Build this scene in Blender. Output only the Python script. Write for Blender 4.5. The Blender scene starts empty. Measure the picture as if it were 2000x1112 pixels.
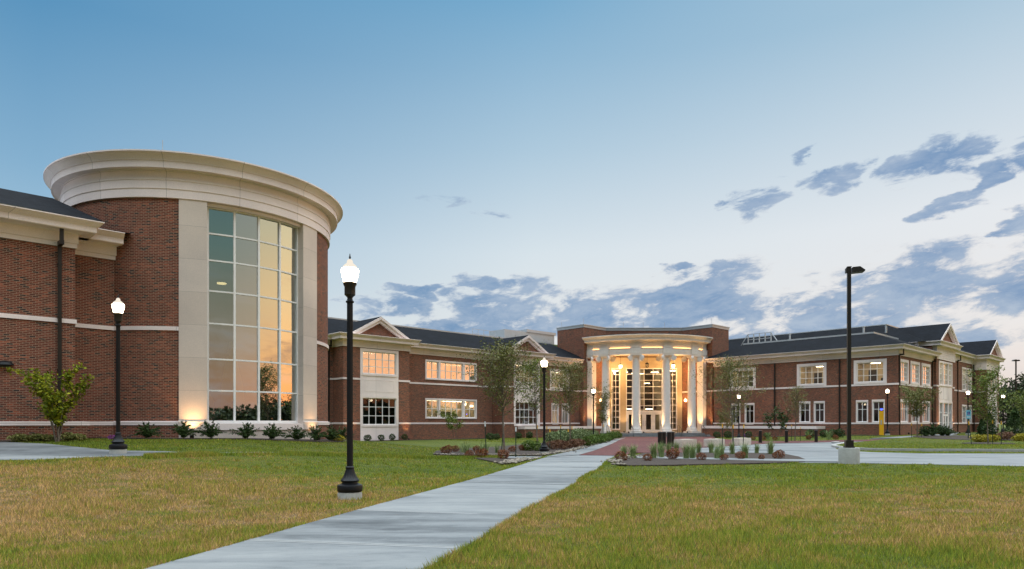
import bpy, bmesh, math, random
import numpy as np
from mathutils import Vector
sin, cos, rad, pi = math.sin, math.cos, math.radians, math.pi
random.seed(7); rng = np.random.default_rng(11)
SC = bpy.context.scene
COL = SC.collection
EYE = 1.49

# ------------------------------------------------------------------ camera
cam_d = bpy.data.cameras.new('camera'); cam = bpy.data.objects.new('camera', cam_d); COL.objects.link(cam)
cam.location = (0, 0, EYE); cam.rotation_euler = (pi/2, 0, 0)
cam_d.sensor_width = 36; cam_d.lens = 24.0; cam_d.shift_y = 271/2000
cam_d.clip_start = .1; cam_d.clip_end = 6000
SC.camera = cam
SC.view_settings.view_transform = 'Standard'; SC.view_settings.look = 'None'
SC.view_settings.exposure = 0; SC.view_settings.gamma = 1
SC.cycles.max_bounces = 6; SC.cycles.transparent_max_bounces = 12
SC.cycles.sample_clamp_indirect = 6; SC.cycles.caustics_reflective = False; SC.cycles.caustics_refractive = False
SC.cycles.use_denoising = True

def lin(r, g, b, k=1.0):
    f = lambda c: (c/255/12.92 if c/255 <= .04045 else ((c/255+.055)/1.055)**2.4)*k
    return (f(r), f(g), f(b), 1)

# ------------------------------------------------------------------ node helper
class NT:
    def __init__(s, tree): s.t = tree; s.n = tree.nodes; s.l = tree.links
    def new(s, typ, **kw):
        n = s.n.new(typ)
        for k, v in kw.items(): setattr(n, k, v)
        return n
    def put(s, sock, v):
        if isinstance(v, bpy.types.NodeSocket): s.l.new(v, sock)
        elif v is not None: sock.default_value = v
    def m(s, op, a, b=None, c=None, clamp=False):
        n = s.new('ShaderNodeMath', operation=op, use_clamp=clamp)
        s.put(n.inputs[0], a)
        if b is not None: s.put(n.inputs[1], b)
        if c is not None: s.put(n.inputs[2], c)
        return n.outputs[0]
    def mix(s, f, a, b, bt='MIX'):
        n = s.new('ShaderNodeMix', data_type='RGBA', blend_type=bt)
        s.put(n.inputs[0], f); s.put(n.inputs[6], a); s.put(n.inputs[7], b)
        return n.outputs[2]
    def ramp(s, f, stops, interp='LINEAR'):
        n = s.new('ShaderNodeValToRGB'); r = n.color_ramp; r.interpolation = interp
        while len(r.elements) < len(stops): r.elements.new(.5)
        for e, (p, c) in zip(r.elements, stops): e.position = p; e.color = c if len(c) == 4 else (*c, 1)
        s.put(n.inputs[0], f); return n.outputs[0]
    def noise(s, vec, scale, detail=4, rough=.55, dist=0.0):
        n = s.new('ShaderNodeTexNoise'); n.inputs['Scale'].default_value = scale; n.inputs['Detail'].default_value = detail
        n.inputs['Roughness'].default_value = rough; n.inputs['Distortion'].default_value = dist
        if vec is not None: s.put(n.inputs['Vector'], vec)
        return n.outputs[0]
    def maprange(s, v, a, b, c=0., d=1., smooth=False):
        n = s.new('ShaderNodeMapRange'); n.clamp = True
        if smooth: n.interpolation_type = 'SMOOTHSTEP'
        s.put(n.inputs[0], v)
        for i, x in enumerate((a, b, c, d)): n.inputs[1+i].default_value = x
        return n.outputs[0]
    def comb(s, x, y, z=0.):
        n = s.new('ShaderNodeCombineXYZ'); s.put(n.inputs[0], x); s.put(n.inputs[1], y); s.put(n.inputs[2], z); return n.outputs[0]

# ------------------------------------------------------------------ sky
SUN_AZ = rad(8)                                       # glow just right of the frame: direction (cos, sin)
S2 = (cos(SUN_AZ), sin(SUN_AZ))
def build_world():
    w = bpy.data.worlds.new('World'); SC.world = w; w.use_nodes = True
    t = NT(w.node_tree); t.n.clear()
    tc = t.new('ShaderNodeTexCoord'); sep = t.new('ShaderNodeSeparateXYZ'); t.l.new(tc.outputs['Generated'], sep.inputs[0])
    x, y, z = sep.outputs
    hyp = t.m('SQRT', t.m('ADD', t.m('MULTIPLY', x, x), t.m('ADD', t.m('MULTIPLY', y, y), 1e-5)))
    g = t.m('DIVIDE', t.m('ADD', t.m('MULTIPLY', x, S2[0]), t.m('MULTIPLY', y, S2[1])), hyp)
    e = t.m('MAXIMUM', z, 0.0)
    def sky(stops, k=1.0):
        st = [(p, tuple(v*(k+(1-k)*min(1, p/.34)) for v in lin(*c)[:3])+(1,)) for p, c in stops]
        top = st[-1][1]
        return t.ramp(e, st + [(.585, top), (.70, (2.95, 3.1, 3.2, 1)), (1., (2.45, 3.05, 3.45, 1))])  # overhead glow added above the visible sky to light ground and walls
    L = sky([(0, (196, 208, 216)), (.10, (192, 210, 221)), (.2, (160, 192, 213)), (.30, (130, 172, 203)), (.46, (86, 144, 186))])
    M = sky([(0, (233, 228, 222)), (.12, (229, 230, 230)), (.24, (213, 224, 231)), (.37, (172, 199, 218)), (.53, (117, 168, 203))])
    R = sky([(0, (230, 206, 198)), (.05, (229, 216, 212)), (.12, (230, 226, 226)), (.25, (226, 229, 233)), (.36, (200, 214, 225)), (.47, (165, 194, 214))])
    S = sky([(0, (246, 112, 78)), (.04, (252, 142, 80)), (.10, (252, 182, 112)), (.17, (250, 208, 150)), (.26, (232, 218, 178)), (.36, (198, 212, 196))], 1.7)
    c = t.mix(t.maprange(g, -.45, .17), L, M)
    c = t.mix(t.maprange(g, .17, .70), c, R)
    c = t.mix(t.maprange(g, .72, .93), c, S)
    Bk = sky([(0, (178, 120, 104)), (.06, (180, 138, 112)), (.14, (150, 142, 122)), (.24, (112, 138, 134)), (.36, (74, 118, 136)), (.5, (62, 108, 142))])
    back = t.m('DIVIDE', t.m('MULTIPLY', y, -1.0), hyp)
    back2 = t.maprange(back, -.08, .62)
    c = t.mix(back2, c, Bk)
    # clouds: bank of low cumulus in front, laid out by compass direction and height
    az = t.m('ARCTAN2', x, y); tl = t.m('DIVIDE', z, hyp)
    p = t.comb(az, t.m('MULTIPLY', tl, 2.3), 0.)
    wn = t.new('ShaderNodeTexNoise'); wn.inputs['Scale'].default_value = 13; wn.inputs['Detail'].default_value = 6; t.put(wn.inputs['Vector'], p)
    ws = t.new('ShaderNodeSeparateXYZ'); t.l.new(wn.outputs['Color'], ws.inputs[0])
    azw = t.m('ADD', az, t.m('MULTIPLY_ADD', ws.outputs[0], .14, -.07)); tlw = t.m('ADD', tl, t.m('MULTIPLY_ADD', ws.outputs[1], .055, -.0275))
    def blob(px, py, sx, sy, tilt=0., k=1.22):
        r = (px-1000)/1333; a0 = math.atan(r); t0 = (827-py)/1333*cos(a0)
        sa = sx/1333*cos(a0)**2; st = sy/1333*cos(a0)
        da = t.m('SUBTRACT', azw, a0); dt = t.m('SUBTRACT', tlw, t0)
        dt = t.m('SUBTRACT', dt, t.m('MULTIPLY', da, tilt))
        q = t.m('ADD', t.m('POWER', t.m('ABSOLUTE', t.m('DIVIDE', da, sa)), 2.), t.m('POWER', t.m('ABSOLUTE', t.m('DIVIDE', dt, st)), 2.))
        return t.m('MULTIPLY', t.m('SUBTRACT', 1., q, clamp=True), k, clamp=True)
    blobs = [(985, 608, 150, 80, 0), (1290, 600, 330, 78, .12), (1700, 600, 400, 120, .12), (1980, 560, 280, 90, .1), (1720, 668, 420, 60, 0), (1835, 312, 132, 54, .12),
             (1635, 348, 84, 36, .25), (1475, 390, 84, 40, .25), (1925, 350, 70, 50, .5), (2020, 300, 80, 60, 0), (920, 408, 100, 26, -.15, .42),
             (750, 602, 120, 34, 0, .95), (935, 547, 70, 18, 0), (815, 568, 62, 18, 0), (860, 640, 90, 30, 0, .9), (1560, 662, 420, 50, 0), (1000, 650, 150, 40, 0), (1316, 526, 36, 18, 0), (1990, 425, 70, 44, 0), (1860, 392, 90, 26, .3), (1572, 305, 36, 34, .3)]
    Mx = None
    for b in blobs:
        v = blob(*b); Mx = v if Mx is None else t.m('MAXIMUM', Mx, v)
    rest = t.m('MULTIPLY', t.maprange(tl, .0, .30, 1., 0.), t.maprange(t.m('ABSOLUTE', az), .75, 1.0, 0., .42))
    Mx = t.m('MAXIMUM', Mx, rest)
    st = t.comb(t.m('ADD', az, t.m('MULTIPLY', tl, -.5)), t.m('MULTIPLY', tl, 2.3), 0.)
    n1 = t.noise(st, 8.0, 10, .58, .25); n2 = t.noise(st, 21.0, 9, .66, .4); n3 = t.noise(st, 5.0, 6, .6, .6)
    nn = t.m('ADD', t.m('MULTIPLY', n1, .56), t.m('MULTIPLY', n2, .44))
    d = t.m('ADD', t.m('MULTIPLY', t.m('POWER', Mx, .7), .50), t.m('MULTIPLY_ADD', nn, 2.5, -.80))
    dens = t.maprange(d, .58, .92, 0., 1., True)
    core = t.maprange(d, .64, .98, 0., 1., True)
    dens = t.m('MULTIPLY', dens, t.maprange(Mx, .0, .30, 0., 1., True))
    dens = t.m('MULTIPLY', dens, t.maprange(back, -.1, .35, 1., .22))
    edge = t.mix(t.maprange(g, -.3, .7), lin(206, 216, 226), lin(232, 226, 222))
    edge = t.mix(t.maprange(tl, .16, .34), edge, c)
    body = t.mix(t.maprange(g, -.2, .8), lin(98, 138, 180), lin(112, 144, 184))
    body = t.mix(t.maprange(t.m('ADD', t.m('MULTIPLY', n2, .6), t.m('MULTIPLY', n3, .4)), .40, .62), body, t.mix(.55, body, lin(196, 206, 218)))
    veil = t.m('MULTIPLY', t.maprange(n3, .48, .72, 0., .45, True), t.m('MULTIPLY', t.maprange(tl, .02, .22, 1., 0., True), t.maprange(g, -.4, .3)))
    c = t.mix(veil, c, t.mix(.5, body, lin(214, 216, 222)))
    sunny = t.maprange(g, .78, .97)
    body = t.mix(sunny, body, lin(170, 120, 110)); edge = t.mix(sunny, edge, lin(250, 180, 120))
    c = t.mix(t.m('MULTIPLY', dens, .94), c, t.mix(core, edge, body))
    ns = t.new('ShaderNodeTexSky', sky_type='NISHITA'); ns.sun_disc = False
    ns.sun_elevation = rad(6); ns.sun_rotation = rad(90) - SUN_AZ
    nk = t.mix(1.0, ns.outputs[0], (.012, .012, .012, 1), 'MULTIPLY')
    c = t.mix(1.0, c, nk, 'ADD')
    bg = t.new('ShaderNodeBackground'); t.put(bg.inputs[0], c); bg.inputs[1].default_value = 1.0
    out = t.new('ShaderNodeOutputWorld'); t.l.new(bg.outputs[0], out.inputs[0])
build_world()
sun_d = bpy.data.lights.new('evening_sun', 'SUN'); sun_d.energy = .25; sun_d.angle = rad(100); sun_d.color = (1.0, .60, .46)
sun = bpy.data.objects.new('evening_sun', sun_d); COL.objects.link(sun)
se = rad(12)
sun.rotation_euler = Vector((S2[0]*cos(se), S2[1]*cos(se), sin(se))).to_track_quat('Z', 'Y').to_euler()

# ------------------------------------------------------------------ materials
def base_mat(name):
    m = bpy.data.materials.new(name); m.use_nodes = True
    t = NT(m.node_tree); b = t.n['Principled BSDF']; b.inputs['Specular IOR Level'].default_value = .3
    return m, t, b
def bump(t, b, h, strength=.3, dist=.02):
    n = t.new('ShaderNodeBump'); n.inputs['Strength'].default_value = strength; n.inputs['Distance'].default_value = dist
    t.put(n.inputs['Height'], h); t.l.new(n.outputs[0], b.inputs['Normal'])
def pos(t): return t.new('ShaderNodeNewGeometry').outputs['Position']
def plain(name, col, rough=.7, var=.18, scale=2.0, bmp=0., metal=0., spec=.3, island=0.):
    m, t, b = base_mat(name); p = pos(t)
    n = t.noise(p, scale, 5, .6); n2 = t.noise(p, scale*9, 3)
    f = t.m('ADD', t.m('MULTIPLY', n, .7), t.m('MULTIPLY', n2, .3))
    v = t.maprange(f, .3, .7, 1-var, 1+var)
    if island:
        v = t.m('MULTIPLY', v, t.maprange(t.new('ShaderNodeNewGeometry').outputs['Random Per Island'], 0., 1., 1-island, 1+island))
    hsv = t.new('ShaderNodeHueSaturation'); hsv.inputs['Color'].default_value = (*col, 1); t.put(hsv.inputs['Value'], v)
    t.l.new(hsv.outputs[0], b.inputs['Base Color'])
    b.inputs['Roughness'].default_value = rough; b.inputs['Metallic'].default_value = metal; b.inputs['Specular IOR Level'].default_value = spec
    if bmp: bump(t, b, f, bmp)
    return m
def emit(name, col, k):
    m = bpy.data.materials.new(name); m.use_nodes = True; t = NT(m.node_tree); t.n.clear()
    e = t.new('ShaderNodeEmission'); e.inputs[0].default_value = (*col, 1); e.inputs[1].default_value = k
    o = t.new('ShaderNodeOutputMaterial'); t.l.new(e.outputs[0], o.inputs[0]); return m
def brick(name, stops, mortar, w=.2032, h=.0677, ms=.0105, sc=1.0, bm=.5, off=.5):
    m, t, b = base_mat(name)
    uv = t.new('ShaderNodeUVMap').outputs[0]
    br = t.new('ShaderNodeTexBrick'); br.offset = off
    t.put(br.inputs['Vector'], uv)
    for k, v in (('Color1', (0, 0, 0, 1)), ('Color2', (1, 1, 1, 1)), ('Mortar', (0, 0, 0, 1)), ('Scale', sc), ('Mortar Size', ms), ('Mortar Smooth', .15), ('Bias', 0.), ('Brick Width', w), ('Row Height', h)):
        br.inputs[k].default_value = v
    col = t.ramp(br.outputs['Color'], stops)
    big = t.noise(pos(t), .22, 4, .6); fine = t.noise(pos(t), 26, 2)
    mc = t.mix(br.outputs['Fac'], col, mortar)
    f = t.m('ADD', t.m('MULTIPLY', big, .7), t.m('MULTIPLY', fine, .3))
    mc = t.mix(1., mc, t.ramp(f, [(.3, (.78, .78, .80, 1)), (.7, (1.16, 1.14, 1.1, 1))]), 'MULTIPLY')
    t.l.new(mc, b.inputs['Base Color']); b.inputs['Roughness'].default_value = .85; b.inputs['Specular IOR Level'].default_value = .2
    if bm: bump(t, b, t.m('SUBTRACT', 1., br.outputs['Fac']), bm, .006)
    return m
M = {}
M['brick'] = brick('red_brick', [(0, (.022, .020, .026, 1)), (.09, (.030, .024, .028, 1)), (.12, (.100, .027, .020, 1)), (.5, (.160, .040, .028, 1)), (.85, (.215, .058, .037, 1)), (1., (.33, .088, .048, 1))], (.34, .225, .155, 1))
M['paver'] = brick('red_clay_pavers', [(0, (.10, .036, .035, 1)), (1, (.165, .062, .058, 1))], (.08, .055, .05, 1), .2, .1, .004, bm=.2)
def stone(name, col, w, h, k=.72):
    return brick(name, [(0, (col[0]*.95, col[1]*.94, col[2]*.93, 1)), (1, (col[0]*1.05, col[1]*1.05, col[2]*1.05, 1))], (col[0]*k, col[1]*k, col[2]*k, 1), w, h, .009, bm=.15, off=0.)
M['stone'] = stone('limestone_panels', (.66, .57, .52), 2.75, 1.45)
M['pier'] = stone('limestone_pier', (.66, .57, .515), 9.0, 1.42)
M['trim'] = stone('pale_cast_stone', (.87, .765, .75), 2.9, 30., .55)
M['white'] = plain('white_painted_metal', (.86, .84, .83), .45, .06, 1.5)
M['column'] = plain('white_column_stone', (.80, .74, .68), .65, .08, 3., .05)
M['tan'] = plain('tan_stucco', (.50, .40, .27), .8, .08, 2.)
def shingle():
    m, t, b = base_mat('dark_shingles'); uv = t.new('ShaderNodeUVMap').outputs[0]
    br = t.new('ShaderNodeTexBrick'); t.put(br.inputs['Vector'], uv)
    for k, v in (('Color1', (.0045, .0052, .008, 1)), ('Color2', (.010, .012, .017, 1)), ('Mortar', (.003, .0035, .005, 1)), ('Scale', 1.), ('Mortar Size', .012), ('Brick Width', .32), ('Row Height', .15)): br.inputs[k].default_value = v
    n = t.noise(pos(t), .5, 5, .6)
    t.l.new(t.mix(1., br.outputs['Color'], t.ramp(n, [(.3, (.7, .7, .7, 1)), (.7, (1.3, 1.3, 1.3, 1))]), 'MULTIPLY'), b.inputs['Base Color'])
    b.inputs['Roughness'].default_value = .9; b.inputs['Specular IOR Level'].default_value = .12; return m
M['roof'] = shingle()
M['flat_roof'] = plain('pale_roof_membrane', (.48, .48, .45), .8, .1)
M['flash'] = plain('pale_metal_flashing', (.46, .47, .49), .4, .08, 2., 0, .3)
M['bronze'] = plain('dark_bronze_metal', (.030, .025, .022), .4, .15, 3., 0, .5, .5)
M['black'] = plain('black_painted_metal', (.006, .006, .008), .42, .2, 6., .03, 0, .3)
M['conc_raw'] = plain('rough_cast_concrete', (.33, .325, .30), .85, .2, 4., .3)
M['yellow'] = plain('yellow_painted_steel', (.80, .40, .015), .45, .06)
M['rock_plain'] = plain('limestone_block', (.64, .56, .48), .85, .2, 5., .4)
M['bark'] = plain('grey_brown_bark', (.16, .125, .095), .9, .3, 14., .5)
M['green_post'] = plain('dark_green_stake', (.018, .035, .022), .6, .2)
M['cap_white'] = plain('white_stake_cap', (.7, .7, .7), .5, .05)
M['cap_yellow'] = plain('yellow_stake_cap', (.80, .42, .02), .5, .05)
M['interior'] = plain('interior_cream_paint', (.55, .47, .36), .8, .08)
M['interior_dark'] = plain('dim_interior', (.035, .036, .035), .9, .3, .8)  # near-black: the darkness of unlit rooms is put into this colour
M['climb'] = plain('yellow_climbing_wall', (.50, .36, .06), .7, .2, 1.2)
M['climb_dark'] = plain('dark_wall_hold', (.05, .04, .05), .7, .2, 1.2)
def glass(name, refl, tint, see=(1, 1, 1)):
    m = bpy.data.materials.new(name); m.use_nodes = True; t = NT(m.node_tree); t.n.clear()
    gl = t.new('ShaderNodeBsdfGlossy'); gl.inputs['Color'].default_value = (*tint, 1); gl.inputs['Roughness'].default_value = .012
    nz = t.noise(pos(t), .8, 2); bn = t.new('ShaderNodeBump'); bn.inputs['Strength'].default_value = .02; bn.inputs['Distance'].default_value = .05
    t.put(bn.inputs['Height'], nz); t.l.new(bn.outputs[0], gl.inputs['Normal'])
    tr = t.new('ShaderNodeBsdfTransparent'); tr.inputs['Color'].default_value = (*see, 1)
    fr = t.new('ShaderNodeFresnel'); fr.inputs['IOR'].default_value = 1.5
    f = t.m('ADD', refl, t.m('MULTIPLY', fr.outputs[0], .8), clamp=True)
    mx = t.new('ShaderNodeMixShader'); t.put(mx.inputs[0], f); t.l.new(tr.outputs[0], mx.inputs[1]); t.l.new(gl.outputs[0], mx.inputs[2])
    o = t.new('ShaderNodeOutputMaterial'); t.l.new(mx.outputs[0], o.inputs[0]); return m
M['glass_rot'] = glass('tinted_reflective_glass', .52, (.93, .97, .92), (.62, .72, .66))
M['glass'] = glass('window_glass', .30, (.97, .97, .97), (.8, .84, .82))
M['glass_hi'] = glass('coated_window_glass', .72, (.97, .93, .92), (.6, .62, .6))
M['glass_lo'] = glass('clear_window_glass', .035, (.85, .85, .85), (.9, .92, .9))
M['globe'] = emit('lit_lamp_globe', (1.0, .80, .52), 16); M['dome'] = emit('lit_globe_dome', (1.0, .90, .76), .95)
M['lantern'] = emit('lit_lantern_glass', (1.0, .62, .26), 14)
M['ceil_light'] = emit('lit_ceiling_fixture', (1.0, .80, .50), 13.0)
M['warm_strip'] = emit('lit_warm_fixture', (1.0, .70, .34), 2.2)
M['uplight'] = emit('lit_uplight_lens', (1.0, .66, .28), 12)
M['blue_lamp'] = emit('lit_blue_lamp', (.05, .08, 1.0), 5)
M['cove'] = emit('lit_cove_strip', (1.0, .45, .12), 9)
M['blind'] = plain('pale_vertical_blind', (.60, .56, .50), .8, .06)
M['led'] = emit('lit_small_lamp', (1., .85, .6), 6)
def concrete():
    m, t, b = base_mat('broom_finished_concrete'); p = pos(t)
    sp = t.new('ShaderNodeSeparateXYZ'); t.l.new(p, sp.inputs[0])
    st = t.comb(t.m('MULTIPLY', sp.outputs[0], .35), t.m('MULTIPLY', sp.outputs[1], 2.2), 0.)
    n = t.noise(st, .8, 6, .62, .3); n2 = t.noise(p, 60, 2); n3 = t.noise(p, .35, 4)
    n4 = t.noise(t.comb(t.m('MULTIPLY', sp.outputs[0], 1.2), t.m('MULTIPLY', sp.outputs[1], 3.), 0.), 1.6, 7, .7, 1.2)
    wnz = t.new('ShaderNodeTexWhiteNoise', noise_dimensions='1D'); t.put(wnz.inputs['W'], t.m('FLOOR', t.m('DIVIDE', t.m('SUBTRACT', t.m('MULTIPLY_ADD', sp.outputs[0], .235, sp.outputs[1]), 5.0), 2.95)))
    f = t.m('ADD', t.m('ADD', t.m('MULTIPLY', n, .42), t.m('MULTIPLY', n2, .10)), t.m('ADD', t.m('MULTIPLY', n3, .26), t.m('MULTIPLY', n4, .22)))
    f = t.m('ADD', f, t.m('MULTIPLY_ADD', wnz.outputs[0], .11, -.055))
    t.l.new(t.ramp(f, [(.36, (.075, .08, .084, 1)), (.44, (.14, .147, .151, 1)), (.50, (.20, .207, .210, 1)), (.62, (.275, .278, .273, 1))]), b.inputs['Base Color'])
    b.inputs['Roughness'].default_value = .62; bump(t, b, t.m('ADD', n2, t.noise(st, 30, 2)), .15, .004); return m
M['concrete'] = concrete()
M['kerb'] = plain('kerb_concrete', (.36, .35, .33), .8, .2, 3., .2)
M['joint'] = plain('dark_slab_joint', (.10, .10, .10), .9, .1); M['joint_edge'] = plain('tooled_slab_edge', (.31, .31, .305), .6, .1)
def lawn(blade=False):
    m, t, b = base_mat('lawn_grass_blades' if blade else 'lawn_turf'); p = pos(t)
    sp = t.new('ShaderNodeSeparateXYZ'); t.l.new(p, sp.inputs[0])
    st = t.comb(sp.outputs[0], t.m('MULTIPLY', sp.outputs[1], 1.7), 0.)
    n1 = t.noise(st, .22, 5, .6, .5); n2 = t.noise(st, 1.3, 5, .6); n3 = t.noise(p, 22, 3)
    near = t.m('SUBTRACT', t.maprange(sp.outputs[1], 13., 20.5, .08, -.22), t.maprange(sp.outputs[1], 7.2, 10.5, .17, 0.))
    near = t.m('ADD', near, t.m('MULTIPLY', t.maprange(sp.outputs[0], -3., -9., 0., .16), t.maprange(sp.outputs[1], 19., 23., 1., 0.)))
    f = t.m('ADD', t.m('ADD', t.m('MULTIPLY', n1, .75), t.m('MULTIPLY_ADD', n2, 1.0, -.23)), near)
    f = t.m('ADD', f, t.m('MULTIPLY', n3, .12))
    if blade:
        r = t.new('ShaderNodeNewGeometry').outputs['Random Per Island']
        f = t.m('ADD', f, t.maprange(r, 0., 1., -.24, .24))
    else: f = t.m('SUBTRACT', f, .0)
    k = 1.95 if blade else .74
    c = t.ramp(f, [(.36, (.098*k, .134*k, .018*k, 1)), (.56, (.138*k, .164*k, .022*k, 1)), (.72, (.185*k, .172*k, .024*k, 1)), (.84, (.235*k, .150*k, .048*k, 1)), (1., (.33*k, .215*k, .10*k, 1))])
    if not blade:
        c = t.mix(1., c, t.ramp(n3, [(.3, (.75, .75, .75, 1)), (.7, (1.25, 1.25, 1.2, 1))]), 'MULTIPLY')
        bump(t, b, t.m('ADD', n3, t.noise(p, 70, 2)), .8, .05)
    t.l.new(c, b.inputs['Base Color']); b.inputs['Roughness'].default_value = .7; b.inputs['Specular IOR Level'].default_value = .15
    if blade:
        r2 = t.m('FRACT', t.m('MULTIPLY', r, 37.7)); c = t.mix(1., c, t.ramp(r2, [(0., (.45, .45, .5, 1)), (.5, (.9, .9, .9, 1)), (1., (1.5, 1.45, 1.4, 1))]), 'MULTIPLY'); t.l.new(c, b.inputs['Base Color'])
        tr = t.new('ShaderNodeBsdfTranslucent'); t.l.new(c, tr.inputs[0]); mx = t.new('ShaderNodeMixShader'); mx.inputs[0].default_value = .4
        t.l.new(b.outputs[0], mx.inputs[1]); t.l.new(tr.outputs[0], mx.inputs[2]); t.l.new(mx.outputs[0], t.n['Material Output'].inputs[0])
    return m
M['lawn'] = lawn(); M['blades'] = lawn(True)
M['mulch'] = plain('bark_mulch', (.060, .044, .036), .95, .45, 9., 1.0)
M['rock'] = plain('river_rock', (.25, .21, .165), .8, .25, 6., .2, island=.45)
def leafmat(name, a, b_, c_, trans=.25):
    m, t, b = base_mat(name)
    r = t.new('ShaderNodeNewGeometry').outputs['Random Per Island']; n = t.noise(pos(t), 2.2, 3)
    f = t.m('ADD', t.m('MULTIPLY', r, .6), t.m('MULTIPLY', n, .4))
    t.l.new(t.ramp(f, [(.2, (*a, 1)), (.5, (*b_, 1)), (.8, (*c_, 1))]), b.inputs['Base Color'])
    b.inputs['Roughness'].default_value = .6; b.inputs['Specular IOR Level'].default_value = .2
    return m
M['leaf_lime'] = leafmat('lime_green_leaves', (.08, .12, .006), (.19, .23, .012), (.36, .35, .02))
M['leaf_olive'] = leafmat('olive_green_leaves', (.095, .115, .026), (.175, .18, .048), (.28, .25, .09))
M['leaf_green'] = leafmat('fresh_green_leaves', (.07, .11, .02), (.15, .20, .035), (.27, .29, .06))
M['leaf_dark'] = leafmat('dark_green_leaves', (.014, .032, .009), (.034, .064, .015), (.07, .115, .024))
M['leaf_rust'] = leafmat('rust_red_leaves', (.085, .026, .012), (.19, .062, .024), (.33, .13, .045))
M['leaf_brown'] = leafmat('reddish_brown_leaves', (.08, .032, .018), (.15, .065, .036), (.23, .125, .06))
M['leaf_box'] = leafmat('bright_boxwood_leaves', (.04, .08, .01), (.09, .15, .02), (.17, .23, .04))
M['leaf_yellow'] = leafmat('golden_leaves', (.16, .15, .01), (.33, .27, .02), (.48, .38, .04))
M['leaf_sage'] = leafmat('sage_green_leaves', (.09, .13, .045), (.17, .22, .085), (.28, .32, .15))
M['grass_blue'] = leafmat('ornamental_grass_blades', (.12, .18, .06), (.23, .31, .11), (.40, .44, .20))
M['leaf_far'] = leafmat('distant_tree_leaves', (.03, .042, .022), (.058, .072, .036), (.10, .115, .05))
M['purple'] = leafmat('purple_petals', (.12, .02, .14), (.22, .05, .25), (.35, .1, .38))
M['sign_blue'] = plain('teal_sign_face', (.16, .46, .60), .4, .04)
M['sign_dark'] = plain('navy_sign_symbol', (.01, .03, .22), .4, .04)

# ------------------------------------------------------------------ mesh builder
AL = rad(46.4); U = (sin(AL), cos(AL)); N = (-cos(AL), sin(AL))
class F:
    """wall frame: origin and direction on the ground plan; outward is to the right hand of the direction; z is measured from eye level"""
    def __init__(s, o, d): s.o = o; s.d = d; s.n = (d[1], -d[0])
    def P(s, a, out, z): return (s.o[0]+s.d[0]*a+s.n[0]*out, s.o[1]+s.d[1]*a+s.n[1]*out, z+EYE)
def FL(b): return F((N[0]*b, N[1]*b), U)             # faces of the left wing, distance along = a
def FR(a): return F((U[0]*a, U[1]*a), (-N[0], -N[1]))   # faces of the right wing, distance along = -b
def FC(y): return F((0, y), (1, 0))
def AB(a, b): return (U[0]*a+N[0]*b, U[1]*a+N[1]*b)
def a_on(px, b): r = (px-1000)/1333; t = b/(U[1]*1+0 if False else (N[1]+N[0]*r)); return t*(U[0]*r+U[1])
def b_on(px, a): r = (px-1000)/1333; t = a/(U[0]*r+U[1]); return t*(N[0]*r+N[1])
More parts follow.
